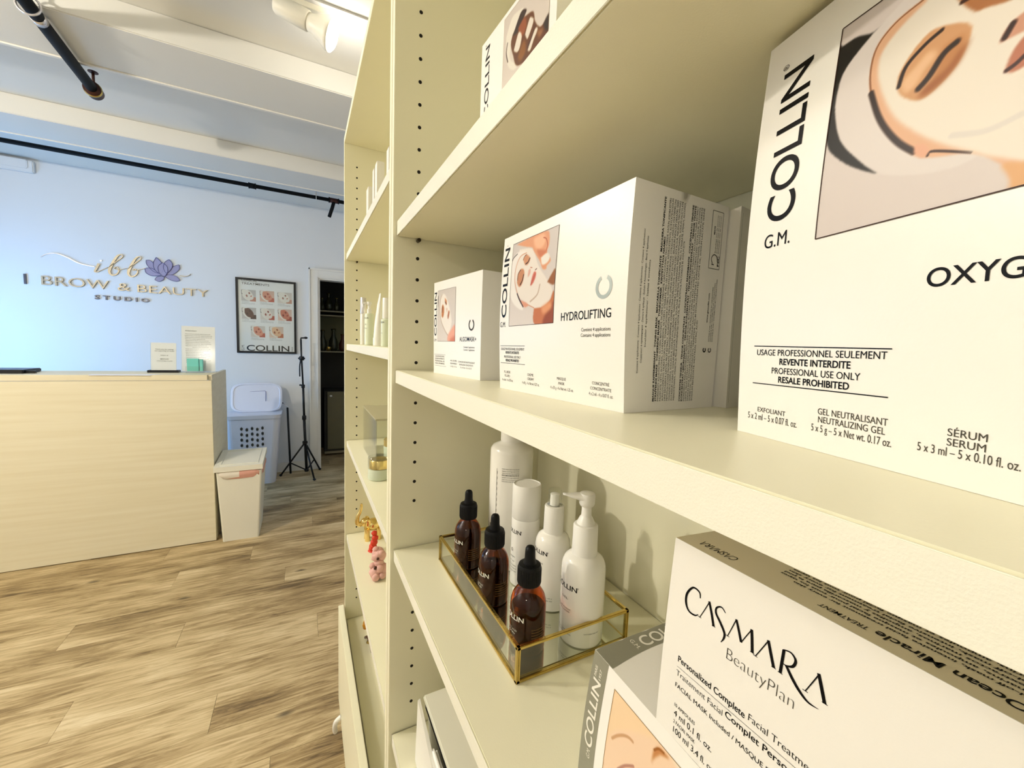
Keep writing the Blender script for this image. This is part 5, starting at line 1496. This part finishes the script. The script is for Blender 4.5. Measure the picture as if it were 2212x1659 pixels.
pet = dict(l1=[(-1.233, 2.037), (-1.200, 2.036), (-1.168, 1.985), (-1.148, 1.935), (-1.192, 1.950), (-1.229, 2.000)],
 l2=[(-1.244, 1.965), (-1.202, 1.972), (-1.150, 1.943), (-1.130, 1.920), (-1.190, 1.905), (-1.235, 1.925)],
 r1=[(-1.002, 2.026), (-1.051, 1.998), (-1.093, 1.930), (-1.047, 1.936), (-1.002, 1.985)],
 r2=[(-1.000, 1.885), (-1.020, 1.915), (-1.062, 1.928), (-1.108, 1.915), (-1.071, 1.884), (-1.028, 1.874)],
 b=[(-1.178, 1.872), (-1.160, 1.900), (-1.118, 1.905), (-1.116, 1.884), (-1.148, 1.860)],
 m=[(-1.161, 2.070), (-1.128, 2.030), (-1.118, 1.966), (-1.137, 1.930), (-1.172, 1.958), (-1.183, 2.015)],
 n=[(-1.072, 2.062), (-1.050, 2.028), (-1.056, 1.985), (-1.092, 1.940), (-1.112, 1.980), (-1.103, 2.032)],
 c=[(-1.118, 2.030), (-1.088, 2.000), (-1.085, 1.950), (-1.110, 1.908), (-1.142, 1.935), (-1.150, 1.990)])
for k_, (nm, P_) in enumerate(pet.items()):
    q = [tuple(p) for p in spline(P_ + [P_[0]], 6)[:-1]]
    dep = .006 + .0012 * k_
    n = len(q)
    V_ = [(a, WY - dep, b) for a, b in q] + [(a, WY - .0008, b) for a, b in q]
    F_ = [tuple(range(n)), tuple(reversed(range(n, 2 * n)))] + [(a, (a + 1) % n, n + (a + 1) % n, n + a) for a in range(n)]
    o = pymesh('lotus_petal', V_, F_, 'lilac', t)
    v, f = tube_geo([(a, WY - dep - .0005, b) for a, b in q], .0022, 5, True)
    pymesh('petal_outline', v, f, 'lilac_d', o)
adopt(t)

# ================================================================ PIPES, CEILING LAMP
t = thing('sprinkler_pipe', 'long black sprinkler pipe running below the ceiling in front of the far wall', 'pipe', (-.6, 4.2, 2.66))
pz_a, pz_b = 2.672, 2.664
tube('pipe_run', [(XL + .005, 4.2, pz_a), (1.245, 4.2, pz_b)], .0158, 'ppipe', t, 20)
def collar(x_, w_, r_, m, nm='coupling'):
    tube(nm, [(x_ - w_ / 2, 4.2, pz_b + .002), (x_ + w_ / 2, 4.2, pz_b + .002)], r_, m, t, 20)
collar(-.372, .050, .0215, 'ppipe'); collar(-.395, .008, .024, 'ppipe'); collar(-.349, .008, .024, 'ppipe')
collar(.262, .075, .0215, 'copper', 'tee_fitting'); collar(.302, .008, .0245, 'ppipe'); collar(.222, .008, .0245, 'ppipe')
tube('drop_stub', [(.262, 4.2, 2.655), (.248, 4.2, 2.600), (.222, 4.2, 2.515)], .0150, 'ppipe', t, 16)
tube('hanger_ring', [(.115 + 0, 4.2 + .020 * math.cos(a * PI / 8), pz_b + .020 * math.sin(a * PI / 8)) for a in range(16)], .0028, 'wtrim', t, 6, True)
tube('hanger_rod', [(.115, 4.2, pz_b + .02), (.115, 4.2, CZ - .001)], .004, 'wtrim', t, 8)
box('hanger_plate', .085, .150, 4.16, 4.24, CZ - .006, CZ - .0005, 'wtrim', t, bev=.001)
adopt(t)

t = thing('branch_pipe', 'thick black branch pipe with copper end cap below the white ceiling', 'pipe', (-.93, 2.6, 2.60))
bz = 2.600
e1_, e0_ = Vector((-.929, 2.90, bz)), Vector((-.885, 1.70, bz))
dr_ = (e1_ - e0_).normalized()
tube('pipe_run', [e0_, e1_], .0225, 'ppipe', t, 24)
tube('end_cap', [e1_ - dr_ * .015, e1_ + dr_ * .045], .033, 'copper', t, 24)
tube('end_cap_ring', [e1_ + dr_ * .002, e1_ + dr_ * .010], .0365, 'gold', t, 24)
pc = e0_.lerp(e1_, .56)
tube('coupling', [pc, pc + dr_ * .03], .0245, 'silver', t, 24)
tube('hanger_ring', [pc + dr_ * -.06 + Vector((.034 * math.cos(a * PI / 10), 0, .034 * math.sin(a * PI / 10))) for a in range(20)], .004, 'silver', t, 8, True)
tube('hanger_rod', [pc + dr_ * -.06 + Vector((0, 0, .034)), pc + dr_ * -.06 + Vector((0, 0, CZ - bz - .0))], .005, 'silver', t, 8)
tube('sprinkler_stem', [e1_ + dr_ * .02 + Vector((0, 0, .03)), e1_ + dr_ * .02 + Vector((0, 0, .085))], .006, 'copper', t, 10)
lathe('deflector', [(.004, 0), (.020, .002), (.020, .005), (.004, .007)], (e1_ + dr_ * .02).x, (e1_ + dr_ * .02).y, bz + .085, 'copper', t, 20)
adopt(t)

tag(boxes('duct_cover', [(-2.4, -1.89, WY - .035, WY - .0005, 2.625, 2.715), (-2.4, -1.92, WY - .042, WY - .035, 2.65, 2.715)], 'wall', bev=.006), 'small white duct cover high at left end of the far wall', 'cover')

# spot lamp on a track
trk = thing('lamp_track', 'white ceiling lamp track between the beams above the bookcases', 'track', (-.7, 1.98, CZ))
box('rail', -2.2, .75, 1.965, 1.995, CZ - .022, CZ - .0003, 'lampw', trk, bev=.001)
box('end_cap', .75, .765, 1.963, 1.997, CZ - .024, CZ - .0003, 'lampw', trk, bev=.001)
adopt(trk)
def spotlamp(hx, hy, hz, aim, label):
    t = thing('spot_lamp', label, 'lamp', (hx, hy, hz), 'white spot lamps on the ceiling track')
    a = Vector(aim).normalized()
    sdv = Vector((0, 1, 0))
    R_ = a.to_track_quat('Z', 'Y').to_matrix()
    def lat(nm, prof, m, par=t):
        v, f = [], []
        n = 40
        for r_, z_ in prof:
            for k_ in range(n):
                an = 2 * PI * k_ / n
                v.append(R_ @ Vector((r_ * math.cos(an), r_ * math.sin(an), z_)) + Vector((hx, hy, hz)))
        for q in range(len(prof) - 1):
            for k_ in range(n):
                j = (k_ + 1) % n
                f.append((q * n + k_, q * n + j, (q + 1) * n + j, (q + 1) * n + k_))
        f.append(tuple(reversed(range(n)))); f.append(tuple((len(prof) - 1) * n + k_ for k_ in range(n)))
        return pymesh(nm, v, f, m, par, True)
    lat('lamp_housing', [(.030, -.150), (.034, -.145), (.036, -.140), (.036, -.030), (.034, -.027)], 'lampw')
    b = lat('reflector_bulb', [(.031, -.027), (.034, -.010), (.046, .020), (.060, .048), (.063, .058), (.061, .064)], 'lampw')
    lat('glow_face', [(.060, .0642), (.052, .070), (.034, .0745), (.012, .0765), (.002, .077)], 'glow')
    tube('stem', [Vector((hx, hy, hz)) - a * .09 + Vector((0, 0, .030)), (hx - a.x * .09, 1.98, CZ - .024)], .009, 'lampw', t, 12)
    lathe('track_adapter', [(.018, -.020), (.020, -.018), (.020, 0)], hx - a.x * .09, 1.98, CZ - .0225, 'lampw', t, 20)
    return adopt(t)
spotlamp(.055, 1.90, 2.618, (.90, -.22, -.34), 'white spot lamp with glowing bulb on the ceiling beside the far bookcase')

# ================================================================ CLOSET CONTENTS
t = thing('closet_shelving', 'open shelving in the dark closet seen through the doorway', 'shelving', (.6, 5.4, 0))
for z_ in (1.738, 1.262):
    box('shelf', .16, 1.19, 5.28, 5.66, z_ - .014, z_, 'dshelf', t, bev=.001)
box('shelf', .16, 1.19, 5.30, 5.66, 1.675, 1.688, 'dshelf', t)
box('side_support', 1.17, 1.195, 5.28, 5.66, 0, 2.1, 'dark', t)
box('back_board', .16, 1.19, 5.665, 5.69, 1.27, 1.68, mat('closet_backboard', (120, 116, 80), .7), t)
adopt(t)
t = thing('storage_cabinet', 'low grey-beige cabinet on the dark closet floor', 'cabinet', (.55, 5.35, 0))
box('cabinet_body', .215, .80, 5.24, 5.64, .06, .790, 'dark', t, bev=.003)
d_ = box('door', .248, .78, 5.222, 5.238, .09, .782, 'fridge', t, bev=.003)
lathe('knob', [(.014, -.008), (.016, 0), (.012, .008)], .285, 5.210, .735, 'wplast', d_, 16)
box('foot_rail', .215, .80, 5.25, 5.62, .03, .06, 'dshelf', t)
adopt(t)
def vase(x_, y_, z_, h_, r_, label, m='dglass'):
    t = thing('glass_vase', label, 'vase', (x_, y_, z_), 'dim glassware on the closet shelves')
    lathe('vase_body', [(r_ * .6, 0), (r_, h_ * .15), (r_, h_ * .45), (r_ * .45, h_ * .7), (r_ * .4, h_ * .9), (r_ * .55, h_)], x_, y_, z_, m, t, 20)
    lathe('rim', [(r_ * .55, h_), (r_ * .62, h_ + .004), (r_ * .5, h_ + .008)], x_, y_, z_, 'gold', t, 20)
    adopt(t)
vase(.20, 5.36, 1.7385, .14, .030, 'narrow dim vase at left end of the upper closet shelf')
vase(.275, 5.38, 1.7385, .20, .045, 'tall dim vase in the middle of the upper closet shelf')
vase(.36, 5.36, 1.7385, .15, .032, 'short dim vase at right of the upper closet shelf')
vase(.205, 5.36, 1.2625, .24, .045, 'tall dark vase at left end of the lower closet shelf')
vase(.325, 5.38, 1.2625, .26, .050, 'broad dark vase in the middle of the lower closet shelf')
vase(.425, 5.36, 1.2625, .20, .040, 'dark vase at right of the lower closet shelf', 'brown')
t = thing('gold_bowl', 'small gold bowl between the dark vases on the lower closet shelf', 'bowl', (.265, 5.33, 1.2625))
lathe('bowl_body', [(.012, 0), (.02, .004), (.036, .03), (.040, .05), (.036, .05), (.018, .008)], .265, 5.33, 1.2625, 'gold', t, 24, cap=False)
lathe('foot', [(.016, 0), (.018, .001), (.014, .004)], .265, 5.33, 1.2625, 'gold', t, 20)
adopt(t)
